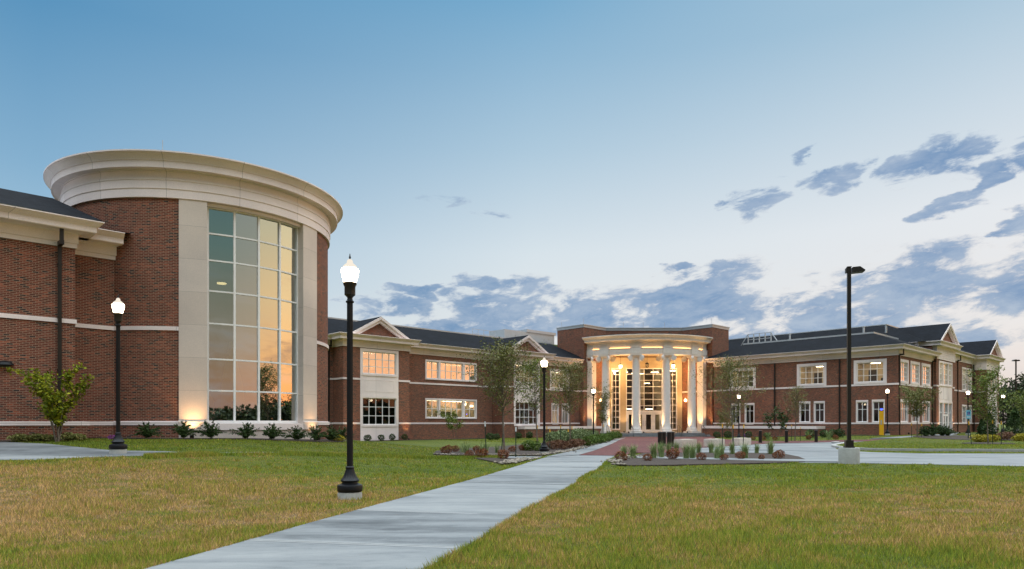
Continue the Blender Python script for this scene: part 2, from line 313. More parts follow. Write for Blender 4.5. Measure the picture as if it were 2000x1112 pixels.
class MB:
    def __init__(s): s.v = []; s.f = []; s.uv = []; s.mi = []; s.mats = []
    def mat(s, m):
        if m not in s.mats: s.mats.append(m)
        return s.mats.index(m)
    def face(s, pts, m=None, uv=None):
        i = len(s.v); s.v += [tuple(p) for p in pts]; s.f.append(tuple(range(i, i+len(pts))))
        if uv is None:
            a, b, c = Vector(pts[0]), Vector(pts[1]), Vector(pts[2]); n = (b-a).cross(c-a)
            if n.length < 1e-9: n = Vector((0, 0, 1))
            n.normalize()
            if abs(n.z) > .95: uv = [(p[0], p[1]) for p in pts]
            else:
                h = Vector((-n.y, n.x, 0)).normalized(); k = h.cross(n) if False else n.cross(h)
                uv = [(p[0]*h.x+p[1]*h.y, (p[2] if abs(n.z) < .1 else p[0]*k.x+p[1]*k.y+p[2]*k.z)) for p in pts]
        s.uv += uv; s.mi.append(0 if m is None else s.mat(m))
    def box(s, fr, s0, s1, o0, o1, z0, z1, m=None, skip=''):
        P = fr.P
        c = [P(s0, o1, z0), P(s1, o1, z0), P(s1, o1, z1), P(s0, o1, z1), P(s0, o0, z0), P(s1, o0, z0), P(s1, o0, z1), P(s0, o0, z1)]
        for k, q in (('f', (0, 1, 2, 3)), ('b', (5, 4, 7, 6)), ('r', (1, 5, 6, 2)), ('l', (4, 0, 3, 7)), ('t', (3, 2, 6, 7)), ('d', (4, 5, 1, 0))):
            if k not in skip: s.face([c[i] for i in q], m)
    def sweep(s, path, prof, m=None, caps=True, s0=0.):
        n = len(path); off = []
        for i in range(n):
            d1 = Vector(path[i])-Vector(path[i-1]) if i else None
            d2 = Vector(path[i+1])-Vector(path[i]) if i < n-1 else None
            d1 = d1 or d2; d2 = d2 or d1
            n1 = Vector((d1.y, -d1.x)).normalized(); n2 = Vector((d2.y, -d2.x)).normalized()
            q = (n1+n2).normalized(); q /= max(.3, q.dot(n1)); off.append(q)
        L = [s0]
        for i in range(1, n): L.append(L[-1]+(Vector(path[i])-Vector(path[i-1])).length)
        W = [0.]
        for j in range(1, len(prof)): W.append(W[-1]+math.hypot(prof[j][0]-prof[j-1][0], prof[j][1]-prof[j-1][1]))
        R = [[(path[i][0]+off[i].x*o, path[i][1]+off[i].y*o, z+EYE) for o, z in prof] for i in range(n)]
        for i in range(n-1):
            for j in range(len(prof)-1):
                s.face([R[i][j], R[i+1][j], R[i+1][j+1], R[i][j+1]], m, [(L[i], prof[j][1]), (L[i+1], prof[j][1]), (L[i+1], prof[j+1][1]), (L[i], prof[j+1][1])] if abs(prof[j+1][1]-prof[j][1]) > 1e-4 else [(L[i], W[j]), (L[i+1], W[j]), (L[i+1], W[j+1]), (L[i], W[j+1])])
        if caps:
            s.face(R[0][::-1], m); s.face(R[-1], m)
    def lathe(s, c, prof, k=24, m=None, flute=0, fl=None):
        """prof: (radius, z) world z from c"""
        rings = []
        for r, z in prof:
            ring = []
            for i in range(k):
                a = 2*pi*i/k; rr = r
                if flute and i % 2 and (fl is None or fl[0] <= z <= fl[1]): rr = r*(1-flute)
                ring.append((c[0]+rr*cos(a), c[1]+rr*sin(a), c[2]+z))
            rings.append(ring)
        for j in range(len(prof)-1):
            for i in range(k):
                i2 = (i+1) % k
                s.face([rings[j][i], rings[j][i2], rings[j+1][i2], rings[j+1][i]], m, [(i*.1, prof[j][1]), (i*.1+.1, prof[j][1]), (i*.1+.1, prof[j+1][1]), (i*.1, prof[j+1][1])])
        if prof[0][0] > 1e-3: s.face(rings[0][::-1], m)
        if prof[-1][0] > 1e-3: s.face(rings[-1], m)
    def tube(s, pts, rads, k=6, m=None):
        rings = []
        pts = [Vector(p) for p in pts]
        for i, p in enumerate(pts):
            d = (pts[min(i+1, len(pts)-1)]-pts[max(i-1, 0)])
            d = d.normalized() if d.length > 1e-7 else Vector((0, 0, 1))
            h = d.orthogonal().normalized() if abs(d.z) > .99 else Vector((-d.y, d.x, 0)).normalized()
            g = d.cross(h); r = rads[i] if isinstance(rads, (list, tuple)) else rads
            rings.append([p+(h*cos(2*pi*q/k)+g*sin(2*pi*q/k))*r for q in range(k)])
        for j in range(len(pts)-1):
            for q in range(k):
                q2 = (q+1) % k; s.face([rings[j][q], rings[j][q2], rings[j+1][q2], rings[j+1][q]], m)
        s.face(rings[0][::-1], m); s.face(rings[-1], m)
    def build(s, name, mat, parent=None, smooth=None, loc=None):
        me = bpy.data.meshes.new(name); me.from_pydata(s.v, [], s.f)
        for mm in ([mat] if not s.mats else s.mats): me.materials.append(mm)
        if s.mats: me.polygons.foreach_set('material_index', s.mi)
        ul = me.uv_layers.new(name='UVMap'); ul.data.foreach_set('uv', [c for q in s.uv for c in q])
        bm = bmesh.new(); bm.from_mesh(me); bmesh.ops.remove_doubles(bm, verts=bm.verts, dist=.0004); bm.to_mesh(me); bm.free()
        if smooth is not None:
            me.polygons.foreach_set('use_smooth', [True]*len(me.polygons)); me.set_sharp_from_angle(angle=rad(smooth))
        me.update(); o = bpy.data.objects.new(name, me); COL.objects.link(o)
        if parent: o.parent = parent
        if loc: o.location = loc
        return o
def npmesh(name, verts, nper, mat, parent=None):
    """verts (K*nper,3): K separate polygons of nper corners"""
    k = len(verts)//nper; me = bpy.data.meshes.new(name)
    me.vertices.add(len(verts)); me.vertices.foreach_set('co', np.asarray(verts, np.float32).ravel())
    me.loops.add(len(verts)); me.loops.foreach_set('vertex_index', np.arange(len(verts), dtype=np.int32))
    me.polygons.add(k); me.polygons.foreach_set('loop_start', np.arange(k, dtype=np.int32)*nper)
    me.materials.append(mat); me.update(calc_edges=True)
    o = bpy.data.objects.new(name, me); COL.objects.link(o)
    if parent: o.parent = parent
    return o
def tag(o, label=None, cat=None, group=None, kind=None):
    if label: o['label'] = label
    if cat: o['category'] = cat
    if group: o['group'] = group
    if kind: o['kind'] = kind
    return o
def thing(name, label, cat, loc=(0, 0, 0), rz=0., group=None):
    o = bpy.data.objects.new(name, None); COL.objects.link(o); o.location = loc; o.rotation_euler = (0, 0, rz); o.empty_display_size = .3
    return tag(o, label, cat, group)
KIDS = {}
def dup(root, loc, rz=0., label=None, scale=1.0):
    r = root.copy(); COL.objects.link(r); r.location = loc; r.rotation_euler = (0, 0, rz); r.scale = (scale,)*3
    if label: r['label'] = label
    for ch in list(root.children):
        c = ch.copy(); COL.objects.link(c); c.parent = r
        for g in list(ch.children):
            d = g.copy(); COL.objects.link(d); d.parent = c
    return r

# ------------------------------------------------------------------ ground heights
def ss(x): x = min(1., max(0., x)); return x*x*(3-2*x)
def gz(x, y):
    z = .82*ss((y-8)/20)*ss((-x-1.5)/11)*(1-ss((y-34)/24))
    z += .42*ss((x-22)/16)*ss((y-48)/20)
    z -= .16*ss((y-26)/28)
    z += .035*sin(x*.31+1)*sin(y*.27)
    return z
def gp(px, py):
    """point of the ground seen at a place of the photograph"""
    r = (px-1000)/1333; k = (py-827)/1333; t = EYE/k
    for _ in range(60): t += .6*((EYE-gz(t*r, t))/k - t)
    return (t*r, t, gz(t*r, t))
def at(px, y):
    x = (px-1000)/1333*y; return (x, y, gz(x, y))

# ------------------------------------------------------------------ the school building
from mathutils import Matrix
B = thing('school_building', 'two storey red brick school with round tower, white columned entrance and dark roofs', 'building', (17.07, 89.3, gz(17, 80)))
def part(mb, name, mat, parent=None, smooth=None):
    o = mb.build(name, mat, None, smooth); o.parent = parent or B
    if parent is None: o.matrix_parent_inverse = Matrix.Translation(-B.location)
    return o
ZB = -2.4
def wall(fr, s0, s1, z0, z1, ops=(), mat=None, dep=.22, name='wall', mb=None, ends=True):
    own = mb is None; mb = mb or MB()
    xs = sorted({s0, s1, *[v for o in ops for v in o[:2]]}); zs = sorted({z0, z1, *[v for o in ops for v in o[2:4]]})
    for i in range(len(xs)-1):
        for j in range(len(zs)-1):
            cx, cz = (xs[i]+xs[i+1])/2, (zs[j]+zs[j+1])/2
            if any(o[0] < cx < o[1] and o[2] < cz < o[3] for o in ops): continue
            P = fr.P; q = [(xs[i], zs[j]), (xs[i+1], zs[j]), (xs[i+1], zs[j+1]), (xs[i], zs[j+1])]
            mb.face([P(a, 0, z) for a, z in q], None, q)
    for a0, a1, b0, b1 in [o[:4] for o in ops]:
        P = fr.P
        for p, q in (((a0, b0), (a0, b1)), ((a1, b1), (a1, b0)), ((a1, b0), (a0, b0)), ((a0, b1), (a1, b1))):
            mb.face([P(p[0], 0, p[1]), P(p[0], -dep, p[1]), P(q[0], -dep, q[1]), P(q[0], 0, q[1])], None, [(0, p[1]), (dep, p[1]), (dep, q[1]), (0, q[1])] if p[0] == q[0] else [(p[0], 0), (p[0], dep), (q[0], dep), (q[0], 0)])
    return part(mb, name, mat or M['brick']) if own else mb
def window(fr, s0, s1, z0, z1, cols, rows, surround=.16, lintel=0., sill=.06, gl='glass', lit=None, room=True, depth=3.2, rowz=None, mat=None, bar=.055, mg=(.6, .6), colx=None, groups=None, wallmat='interior', proj=.04, room_mat=None, blind=0.):
    """one window: stone surround, white frame with glazing bars, glass, and the room behind it; s0..z1 is the masonry opening"""
    mb = MB(); w = surround
    mb.box(fr, s0-.003, s0+w, -.2, proj, z0-.003, z1+.003); mb.box(fr, s1-w, s1+.003, -.2, proj, z0-.003, z1+.003)
    mb.box(fr, s0+w, s1-w, -.2, proj, z1-w-lintel, z1+.003); mb.box(fr, s0+w-.0, s1-w, -.2, proj+.04, z0-.003, z0+max(w*.7, sill))
    g0, g1, h0, h1 = s0+w, s1-w, z0+max(w*.7, sill), z1-w-lintel
    units = [(g0, g1, cols)]
    if groups:
        tot = sum(groups); mw = .26; ug = (g1-g0-mw*(len(groups)-1))/tot; units = []; x = g0
        for i, n in enumerate(groups):
            units.append((x, x+n*ug, n)); x += n*ug
            if i < len(groups)-1: mb.box(fr, x, x+mw, -.2, proj-.005, h0, h1); x += mw
    wn = part(mb, 'window', M[mat or 'trim'])
    fb = MB(); pb = MB(); t = .07
    for u0, u1, n in units:
        fb.box(fr, u0, u0+t, -.16, -.06, h0, h1); fb.box(fr, u1-t, u1, -.16, -.06, h0, h1)
        fb.box(fr, u0+t, u1-t, -.16, -.06, h0, h0+t); fb.box(fr, u0+t, u1-t, -.16, -.06, h1-t, h1)
        xs = colx if colx else [u0+(u1-u0)*i/n for i in range(1, n)]
        for x in xs: fb.box(fr, x-bar/2, x+bar/2, -.15, -.075, h0+t, h1-t)
        zs = rowz if rowz else [h0+(h1-h0)*j/rows for j in range(1, rows)]
        ex = [u0+t]+[v for x in xs for v in (x-bar/2, x+bar/2)]+[u1-t]
        for z in zs:
            for i in range(0, len(ex), 2): fb.box(fr, ex[i], ex[i+1], -.148, -.078, z-bar/2, z+bar/2, skip='lr')
        # each light has its own sheet of glass, set a hair out of true as real glazing is
        cx = [u0+t*.5]+list(xs)+[u1-t*.5]; cz = [h0+t*.5]+list(zs)+[h1-t*.5]
        for i in range(len(cx)-1):
            for j in range(len(cz)-1):
                e1, e2 = random.uniform(-.004, .004), random.uniform(-.004, .004)
                pb.face([fr.P(cx[i], -.115+e1, cz[j]), fr.P(cx[i+1], -.115-e1, cz[j]), fr.P(cx[i+1], -.115-e1+e2, cz[j+1]), fr.P(cx[i], -.115+e1+e2, cz[j+1])])
    o = part(fb, 'frame', M['white'], wn); o = part(pb, 'pane', M[gl], wn)
    if blind:
        bb = MB()
        for u0, u1, n in units:
            x = u0+.05
            while x < u1-.1:
                o1 = -.17-random.uniform(0, .02); bb.box(fr, x, x+.085, o1-.03, o1-.026, h1-(h1-h0)*blind, h1-.03); x += .105
        part(bb, 'blind', M['blind'], wn)
    if room:
        rb = MB(); a0, a1, c0, c1 = s0-mg[0], s1+mg[1], z0-.35, z1+.25; P = fr.P; d0, d1 = -.24, -depth
        rm = room_mat or M[wallmat]
        rb.face([P(a0, d1, c0), P(a1, d1, c0), P(a1, d1, c1), P(a0, d1, c1)], rm)
        rb.face([P(a0, d0, c0), P(a0, d1, c0), P(a0, d1, c1), P(a0, d0, c1)], rm); rb.face([P(a1, d1, c0), P(a1, d0, c0), P(a1, d0, c1), P(a1, d1, c1)], rm)
        rb.face([P(a0, d1, c1), P(a1, d1, c1), P(a1, d0, c1), P(a0, d0, c1)], rm); rb.face([P(a0, d0, c0), P(a1, d0, c0), P(a1, d1, c0), P(a0, d1, c0)], M['interior_dark'])
        # wall between room and facade, so that no light leaks past the opening
        for q in ((a0, s0, c0, c1), (s1, a1, c0, c1), (s0, s1, c0, z0), (s0, s1, z1, c1)):
            rb.face([P(q[0], d0, q[2]), P(q[0], d0, q[3]), P(q[1], d0, q[3]), P(q[1], d0, q[2])], M['interior_dark'])
        # furniture: a dark cabinet and a door leaf on the far wall
        ww = a1-a0
        if ww > 2.:
            rb.box(fr, a0+ww*.18, a0+ww*.18+.9, d1+.01, d1+.06, c0, c0+2.1, M['bronze']); rb.box(fr, a0+ww*.55, a0+ww*.55+ww*.22, d1+.01, d1+.4, c0, c0+1.15, M['interior_dark'])
        part(rb, 'room_interior', M['interior'], wn)
        if lit:
            w2 = a1-a0
            for k in range(lit):
                lb = MB(); x = a0+w2*(k+.5)/lit; dd = -depth*(.35+.3*(k % 2))
                lb.box(fr, x-w2*.36/lit, x+w2*.36/lit, dd-.2, dd+.2, c1-.46, c1-.40)
                part(lb, 'ceiling_light', M['ceil_light' if wallmat != 'warm' else 'warm_strip'], wn)
    return wn
CORN = lambda top, frb, fr_h=.62, ov=.85: [(.0, frb), (.06, frb), (.06, frb+.17), (.10, frb+.185), (.10, top-.50), (.16, top-.47), (.20, top-.45), (ov-.24, top-.45), (ov-.22, top-.42), (ov-.22, top-.22), (ov-.17, top-.19), (ov-.10, top-.13), (ov-.03, top-.05), (ov, top-.04), (ov, top), (0., top+.012)]
def cornice(path, top=8.05, frb=7.0, ov=.85, name='cornice', mat='trim', caps=True):
    mb = MB(); mb.sweep(path, CORN(top, frb, ov=ov), None, caps); return part(mb, name, M[mat], None, 30)
def band(path, z0, z1, out=.05, name='stone_band', mat='trim'):
    mb = MB(); mb.sweep(path, [(-.01, z0), (out, z0), (out, z1), (-.01, z1+.01)]); return part(mb, name, M[mat])
def gutter_pipe(fr, s, z0, z1, kick=None):
    mb = MB(); mb.box(fr, s-.06, s+.06, .03, .14, z0, z1)
    for z in np.arange(z0+.8, z1, 2.1): mb.box(fr, s-.085, s+.085, .0, .145, float(z), float(z)+.05)
    if kick: mb.box(fr, s-.075, s+.075, .03, kick, z1-.001, z1+.16); mb.box(fr, s-.065, s+.065, kick-.12, kick-.002, z1+.16, z1+.75)
    mb.box(fr, s-.055, s+.055, .05, .3, z0-.1, z0)
    return part(mb, 'downspout', M['bronze'])
def gable(fr, c, half, zb, zp, out, back, tw=.42):
    """pediment over a bay: brick tympanum, raking trim, and the gable roof running back"""
    mb = MB(); P = fr.P; sl = (zp-zb)/half; L = math.hypot(1, sl)
    mb.face([P(c-half+.35, out-.45, zb+.02), P(c+half-.35, out-.45, zb+.02), P(c, out-.45, zp-.3)], None, [(-half, 0), (half, 0), (0, zp-zb)])
    g = part(mb, 'gable', M['brick'])
    rb = MB()
    for sg in (-1, 1):
        for o0, o1, t0, t1 in ((-.5, .0, .0, tw*.55), (-.5, -.14, tw*.55, tw*1.15)):
            q = []
            for x, z in ((half, zb-t0*L+.0), (half, zb-t1*L), (0, zp-t1*L), (0, zp-t0*L)):
                # clip the foot of the rake at the cornice
                q.append([c+sg*x, z])
            for k in range(2):
                if q[k][1] < zb+.015: q[k] = [c+sg*(half-(zb+.015-q[k][1])/sl), zb+.015]
            f = [P(a, out+o1, z) for a, z in q]; bk = [P(a, out+o0, z) for a, z in q]
            if sg < 0: f = f[::-1]; bk = bk[::-1]
            rb.face(f[::-1]); rb.face(bk)
            for k in range(4): rb.face([f[k], f[(k+1) % 4], bk[(k+1) % 4], bk[k]])
    part(rb, 'raking_trim', M['trim'], g)
    ro = MB(); e = .05
    ro.face([P(c-half-.0, out-e, zb+.03), P(c, out-e, zp+.03), P(c, out-back, zp+.03), P(c-half, out-back, zb+.03)][::-1], None, [(0, 0), (0, half*L), (back, half*L), (back, 0)][::-1])
    ro.face([P(c+half, out-e, zb+.03), P(c, out-e, zp+.03), P(c, out-back, zp+.03), P(c+half, out-back, zb+.03)], None, [(0, 0), (0, half*L), (back, half*L), (back, 0)])
    part(ro, 'roof', M['roof'])
def slope(p, m='roof', name='roof', flip=False):
    """one roof plane; uv runs along the eave (p[0]-p[1]) and up the slope"""
    mb = MB(); a, b_ = Vector(p[0]), Vector(p[1]); h = (b_-a).normalized(); n = (b_-a).cross(Vector(p[2])-a).normalized(); k = n.cross(h)
    mb.face(p, None, [((Vector(q)-a).dot(h), (Vector(q)-a).dot(k)) for q in p]); return part(mb, name, M[m])
def W3(a, b, z): q = AB(a, b); return (q[0], q[1], z+EYE)
ZM0, ZM1 = 3.985, 4.15                                   # storey band
ZW0, ZW1 = -.085, .065                                    # water table

# --- block on the far left: wall, set-back wall, roof
b1, b2 = 31.9, 33.0
w1 = FL(b1); w2 = FL(b2)
wall(w1, -14, 6.19, ZB, 7.02)
band([AB(-14, b1), AB(6.19, b1), AB(6.19, b2)], ZM0, ZM1)
band([AB(-14, b1), AB(6.6, b1), AB(6.6, b2)], ZW0, ZW1, .09)
wall(F(AB(6.19, b1), N), 0, 2.2, ZB, 7.02)              # return
wall(w2, 6.18, 8.3, ZB, 7.02); band([AB(6.20, b2), AB(8.6, b2)], ZM0, ZM1)
pl = MB(); pl.sweep([AB(-14, b1), AB(6.55, b1), AB(6.55, b2+.4)], [(0, ZB), (.06, ZB), (.06, ZW0), (0, ZW0)]); part(pl, 'wall', M['brick'])
pl = MB(); pl.sweep([AB(6.56, b2), AB(9., b2)], [(0, ZB), (.05, ZB), (.05, ZW0), (0, ZW0)]); part(pl, 'wall', M['brick'])
band([AB(6.66, b2), AB(8.6, b2)], ZW0, ZW1, .08)
cornice([AB(-14, b1), AB(6.19, b1), AB(6.19, b2+2)])
cornice([AB(6.3, b2), AB(8.05, b2)])
gutter_pipe(w1, a_on(116, b1), -.85, 7.0, .5)
lip = b1-.85
slope([W3(-14, lip, 8.065), W3(7.04, lip, 8.065), W3(5.8, lip+3.0, 9.45), W3(-14, lip+3.0, 9.45)])
slope([W3(7.04, lip, 8.065), W3(7.04, lip+12, 8.065), W3(5.8, lip+12, 9.45), W3(5.8, lip+3.0, 9.45)])
slope([W3(-14, lip+3, 9.45), W3(5.8, lip+3, 9.45), W3(5.8, lip+12, 9.45), W3(-14, lip+12, 9.45)], 'flash')
slope([W3(6.2, b2-.85, 8.065), W3(8.3, b2-.85, 8.065), W3(8.3, b2+2, 8.3), W3(6.2, b2+2, 8.3)])

# --- round tower
RC = (-15.86, 35.3); RR = 6.12
def rp(phi, r): return (RC[0]+r*sin(rad(phi)), RC[1]-r*cos(rad(phi)))
def rpath(a, b, n, r=RR): return [rp(a+(b-a)*i/n, r) for i in range(n+1)]
G0, G1, P0, P1 = 24.9, 68.6, 14.5, 79.9                  # glass and pier limits, degrees
FZ = 9.65                                               # underside of the frieze
def cyl(a, b, n, r, z0, z1, mat, name='wall'):
    mb = MB(); mb.sweep(rpath(a, b, n, r), [(0, z0), (0, z1)], None, False); return part(mb, name, M[mat], None, 25)
cyl(-95, P0, 54, RR, ZB, FZ+.1, 'brick'); cyl(P1, 190, 56, RR, ZB, FZ+.1, 'brick')
for a, b in ((-95, P0-.05), (P1+.05, 190)):
    mb = MB(); mb.sweep(rpath(a, b, 56), [(-.01, ZM0), (.05, ZM0), (.05, ZM1), (-.01, ZM1+.01)]); part(mb, 'stone_band', M['trim'], None, 25)
    mb = MB(); mb.sweep(rpath(a, b, 56), [(0, ZB), (.05, ZB), (.05, ZW0), (.0, ZW0)]); part(mb, 'wall', M['brick'], None, 25)
    mb = MB(); mb.sweep(rpath(a, b, 56), [(.0, ZW0+.002), (.09, ZW0+.002), (.09, ZW1), (-.01, ZW1+.03)]); part(mb, 'stone_band', M['trim'], None, 25)
for a, b in ((P0, G0), (G1, P1)):                       # stone piers beside the glass
    mb = MB(); mb.sweep(rpath(a, b, 8), [(-.55, -.28), (.06, -.28), (.06, FZ+.05), (-.55, FZ+.05)]); mb.sweep(rpath(a-.2, b+.2, 8), [(-.3, -.30), (.13, -.30), (.13, ZW1), (.07, ZW1+.05)]); part(mb, 'stone_pier', M['pier'], None, 25)
mb = MB(); mb.sweep(rpath(P0, P1, 40), [(-.3, ZB), (.05, ZB), (.05, -.31)]); part(mb, 'wall', M['stone'], None, 25)
mb = MB(); mb.sweep(rpath(G0, G1, 28), [(-.35, -.30), (.10, -.30), (.10, -.02), (-.35, .0)]); part(mb, 'window_sill', M['trim'], None, 25)
prof = [(-.2, FZ), (.10, FZ), (.10, FZ+.36), (.13, FZ+.375), (.13, FZ+.72), (.155, FZ+.735), (.155, FZ+.83), (.10, FZ+.86), (.10, FZ+1.12), (.15, FZ+1.12), (.15, FZ+1.17), (.47, FZ+1.17), (.47, FZ+1.14), (.50, FZ+1.14), (.50, FZ+1.43), (.535, FZ+1.43), (.535, FZ+1.47), (.56, FZ+1.50), (.60, FZ+1.58), (.67, FZ+1.64), (.74, FZ+1.67), (.74, FZ+1.70), (.79, FZ+1.70), (.79, FZ+1.76), (.2, FZ+1.80)]
mb = MB(); mb.sweep(rpath(-180, 180, 144), prof, None, False); part(mb, 'cornice', M['trim'], None, 25)
mb = MB(); q = rpath(-180, 180, 72, RR+.25); mb.face([(x, y, EYE+FZ+1.78) for x, y in q[:-1]]); part(mb, 'roof', M['flat_roof'])
for az_, off in ((-58, .2), (9, .2)):
    mb = MB(); x, y = rp(az_, RR+off); mb.tube([(x, y, EYE+FZ+1.7), (x, y, EYE+FZ+2.4)], .014, 6); part(mb, 'lightning_rod', M['flash'])
# tower window: four bays of glass between white mullions
mb = MB(); gi = RR-.30; cols = [G0+.3, 36.0, 46.7, 57.4, G1-.3]; rows = [0.06, 1.44, 2.83, 4.40, 5.83, 7.18, 8.36, 9.50]
win = MB(); win.sweep(rpath(G0, G1, 28, RR-.1), [(-.35, FZ-.16), (.0, FZ-.16), (.0, FZ-.02), (-.35, FZ-.02)]); wn = part(win, 'tower_window', M['trim'], None, 25)
pan = MB()
for i in range(5):
    ph = cols[i]; x, y = rp(ph, gi); d = (cos(rad(ph)), sin(rad(ph))); fr = F((x, y), d); mb.box(fr, -.045, .045, -.09, .05, rows[0]-.06, FZ-.1)
for i in range(4):
    p, q = rp(cols[i], gi), rp(cols[i+1], gi); L = math.dist(p, q); d = ((q[0]-p[0])/L, (q[1]-p[1])/L); fr = F(p, d)
    for j, z in enumerate(rows):
        if j == 0: mb.box(fr, .03, L-.03, -.08, .04, z-.06, z+.06)
        elif j == len(rows)-1: mb.box(fr, .03, L-.03, -.08, .04, z-.05, FZ-.1)
        else: mb.box(fr, .03, L-.03, -.07, .03, z-.035, z+.035)
    for j in range(7):
        e1, e2 = random.uniform(-.006, .006), random.uniform(-.006, .006)
        pan.face([fr.P(.0, -.02+e1, rows[j]), fr.P(L, -.02-e1, rows[j]), fr.P(L, -.02-e1+e2, rows[j+1]), fr.P(0, -.02+e1+e2, rows[j+1])])
part(mb, 'frame', M['white'], wn); part(pan, 'pane', M['glass_rot'], wn)
# inside the tower: curved wall, floor, ceiling, lamps and the climbing wall
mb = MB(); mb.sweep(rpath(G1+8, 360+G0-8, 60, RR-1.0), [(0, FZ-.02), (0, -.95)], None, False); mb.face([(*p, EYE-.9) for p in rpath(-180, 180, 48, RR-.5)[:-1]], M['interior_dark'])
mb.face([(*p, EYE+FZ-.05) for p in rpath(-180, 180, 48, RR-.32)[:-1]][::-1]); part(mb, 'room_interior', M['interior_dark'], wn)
mb = MB()
fr = F((RC[0]-2.8, RC[1]+1.2), (cos(rad(38)), sin(rad(38))))
def slab(pts, out, m=None, th=.5):
    f = [fr.P(a, out, z) for a, z in pts]; bk = [fr.P(a, out-th, z) for a, z in pts]; mb.face(f, m); mb.face(bk[::-1], m)
    for i in range(len(pts)): mb.face([f[i], bk[i], bk[(i+1) % len(pts)], f[(i+1) % len(pts)]], m)
mb.mat(M['climb'])
slab([(.2, -.9), (2.2, -.9), (2.6, 1.2), (1.7, 3.0), (1.1, 5.6), (.4, 4.2)], 0, M['climb']); slab([(2.9, -.9), (4.3, -.9), (4.0, 2.2), (3.4, 4.6), (3.0, 2.4)], .5, M['climb']); slab([(-1.6, -.9), (-.2, -.9), (-.3, 2.4), (-1.2, 3.8)], .3, M['interior'])
for _ in range(26):
    a, z = random.uniform(-1.2, 4.), random.uniform(-.4, 4.4); slab([(a, z), (a+.13, z-.03), (a+.17, z+.1), (a+.05, z+.15)], .58, M['climb_dark'], .1)
part(mb, 'climbing_wall', M['climb'], wn)
for ph, rr, z in ((52, 1.6, 7.0),):
    mb = MB(); x, y = rp(ph, rr); mb.lathe((x, y, EYE+z), [(.0, 0), (.22, 0), (.23, .04), (.2, .06), (0, .06)], 16); part(mb, 'ceiling_light', M['warm_strip'], wn)

# --- left wing
bW, bY = 56.8, 55.0
wl, wb = FL(bW), FL(bY)
def rng_px(p0, p1, b): return a_on(p0, b), a_on(p1, b)
AL0, AL1 = 24.0, 65.9                                   # wing ends
BAY = [(31.4, 38.6), (51.0, 57.9)]
wU = (*rng_px(830.5, 931, bW), 4.50, 6.55); wLo = (*rng_px(830.5, 931, bW), .48, 2.58)
tU = (*rng_px(1074, 1112, bW), 4.16, 6.62); t1 = (*rng_px(1077, 1091, bW), -.15, 2.45); t2 = (*rng_px(1097, 1111, bW), -.15, 2.45)
wall(wl, AL0, 31.4, ZB, 7.02); wall(wl, 38.6, 51.0, ZB, 7.02, [wU, wLo]); wall(wl, 57.9, AL1, ZB, 7.02, [tU, t1, t2])
window(wl, *wU, 8, 2, .17, gl='glass_hi', groups=(2, 4, 2), room_mat=M['interior'], lit=2, blind=.97)
window(wl, *wLo, 8, 2, .17, gl='glass', groups=(2, 4, 2), lit=2)
window(wl, *tU, 4, 3, .22, .1, lit=2); window(wl, *t1, 2, 2, .10, .1, rowz=[1.55]); window(wl, *t2, 2, 2, .10, .1, rowz=[1.55])
for (x0, x1), pxs in zip(BAY, ((703.5, 778), (1003.5, 1054))):
    c = (x0+x1)/2; s0, s1 = rng_px(*pxs, bY); up = (s0, s1, 4.42, 6.92); lo = (s0, s1, -.32, 2.62)
    wall(wb, x0, x1, ZB, 7.02, [up, lo, (s0, s1, 2.62, 4.42), (s0, s1, ZB+.0, -.32)] if x0 < 40 else [up, lo, (s0, s1, 2.62, 4.42)])
    lab = x0 < 40
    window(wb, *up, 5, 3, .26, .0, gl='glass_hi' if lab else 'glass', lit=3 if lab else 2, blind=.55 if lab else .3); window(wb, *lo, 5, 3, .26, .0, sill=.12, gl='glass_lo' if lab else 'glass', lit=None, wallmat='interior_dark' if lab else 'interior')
    mb = MB(); mb.box(wb, s0, s1, -.2, .02, 2.623, 4.417); mb.box(wb, s0+.5, s1-.5, -.2, .035, 2.95, 2.99); mb.box(wb, s0+.5, s1-.5, -.2, .035, 4.0, 4.04); mb.box(wb, s0+.5, s0+.54, -.2, .034, 2.99, 4.0); mb.box(wb, s1-.54, s1-.5, -.2, .034, 2.99, 4.0)
    part(mb, 'spandrel_panel', M['trim'])
    if lab: mb = MB(); mb.box(wb, s0, s1, -.2, .03, ZB, -.325); part(mb, 'spandrel_panel', M['trim'])
    for aa, sg in ((x0, 1), (x1, -1)):
        f2 = F(AB(aa, bW), (-N[0], -N[1])) if sg > 0 else F(AB(aa, bY), N)
        wall(f2, 0, bW-bY, ZB, 7.02)
    for z0, z1, o in ((ZM0, ZM1, .05), (ZW0, ZW1, .09)):
        band([AB(x0, bW-.02), AB(x0, bY), AB(s0-.005, bY)], z0, z1, o); band([AB(s1+.005, bY), AB(x1, bY), AB(x1, bW-.02)], z0, z1, o)
    for q in ([AB(x0, bW-.02), AB(x0, bY), AB(s0-.005, bY)], [AB(s1+.005, bY), AB(x1, bY), AB(x1, bW-.02)]):
        mb = MB(); mb.sweep(q, [(0, ZB), (.05, ZB), (.05, ZW0), (0, ZW0)]); part(mb, 'wall', M['brick'])
    # deep siding frieze under the bay's own cornice
    mb = MB(); pr = [(.0, 6.98), (.09, 6.98), (.09, 7.12)]
    for k in range(3): pr += [(.075, 7.13+k*.16), (.095, 7.14+k*.16), (.095, 7.28+k*.16)]
    pr += [(.2, 7.60), (.62, 7.60), (.62, 7.82), (.70, 7.9), (.80, 8.02), (.84, 8.03), (.84, 8.09), (0, 8.10)]
    mb.sweep([AB(x0, bW+.5), AB(x0, bY), AB(x1, bY), AB(x1, bW+.5)], pr); part(mb, 'cornice', M['trim'])
    gable(FL(bY), c, 3.25, 8.10, 9.92, .62, 7.5)
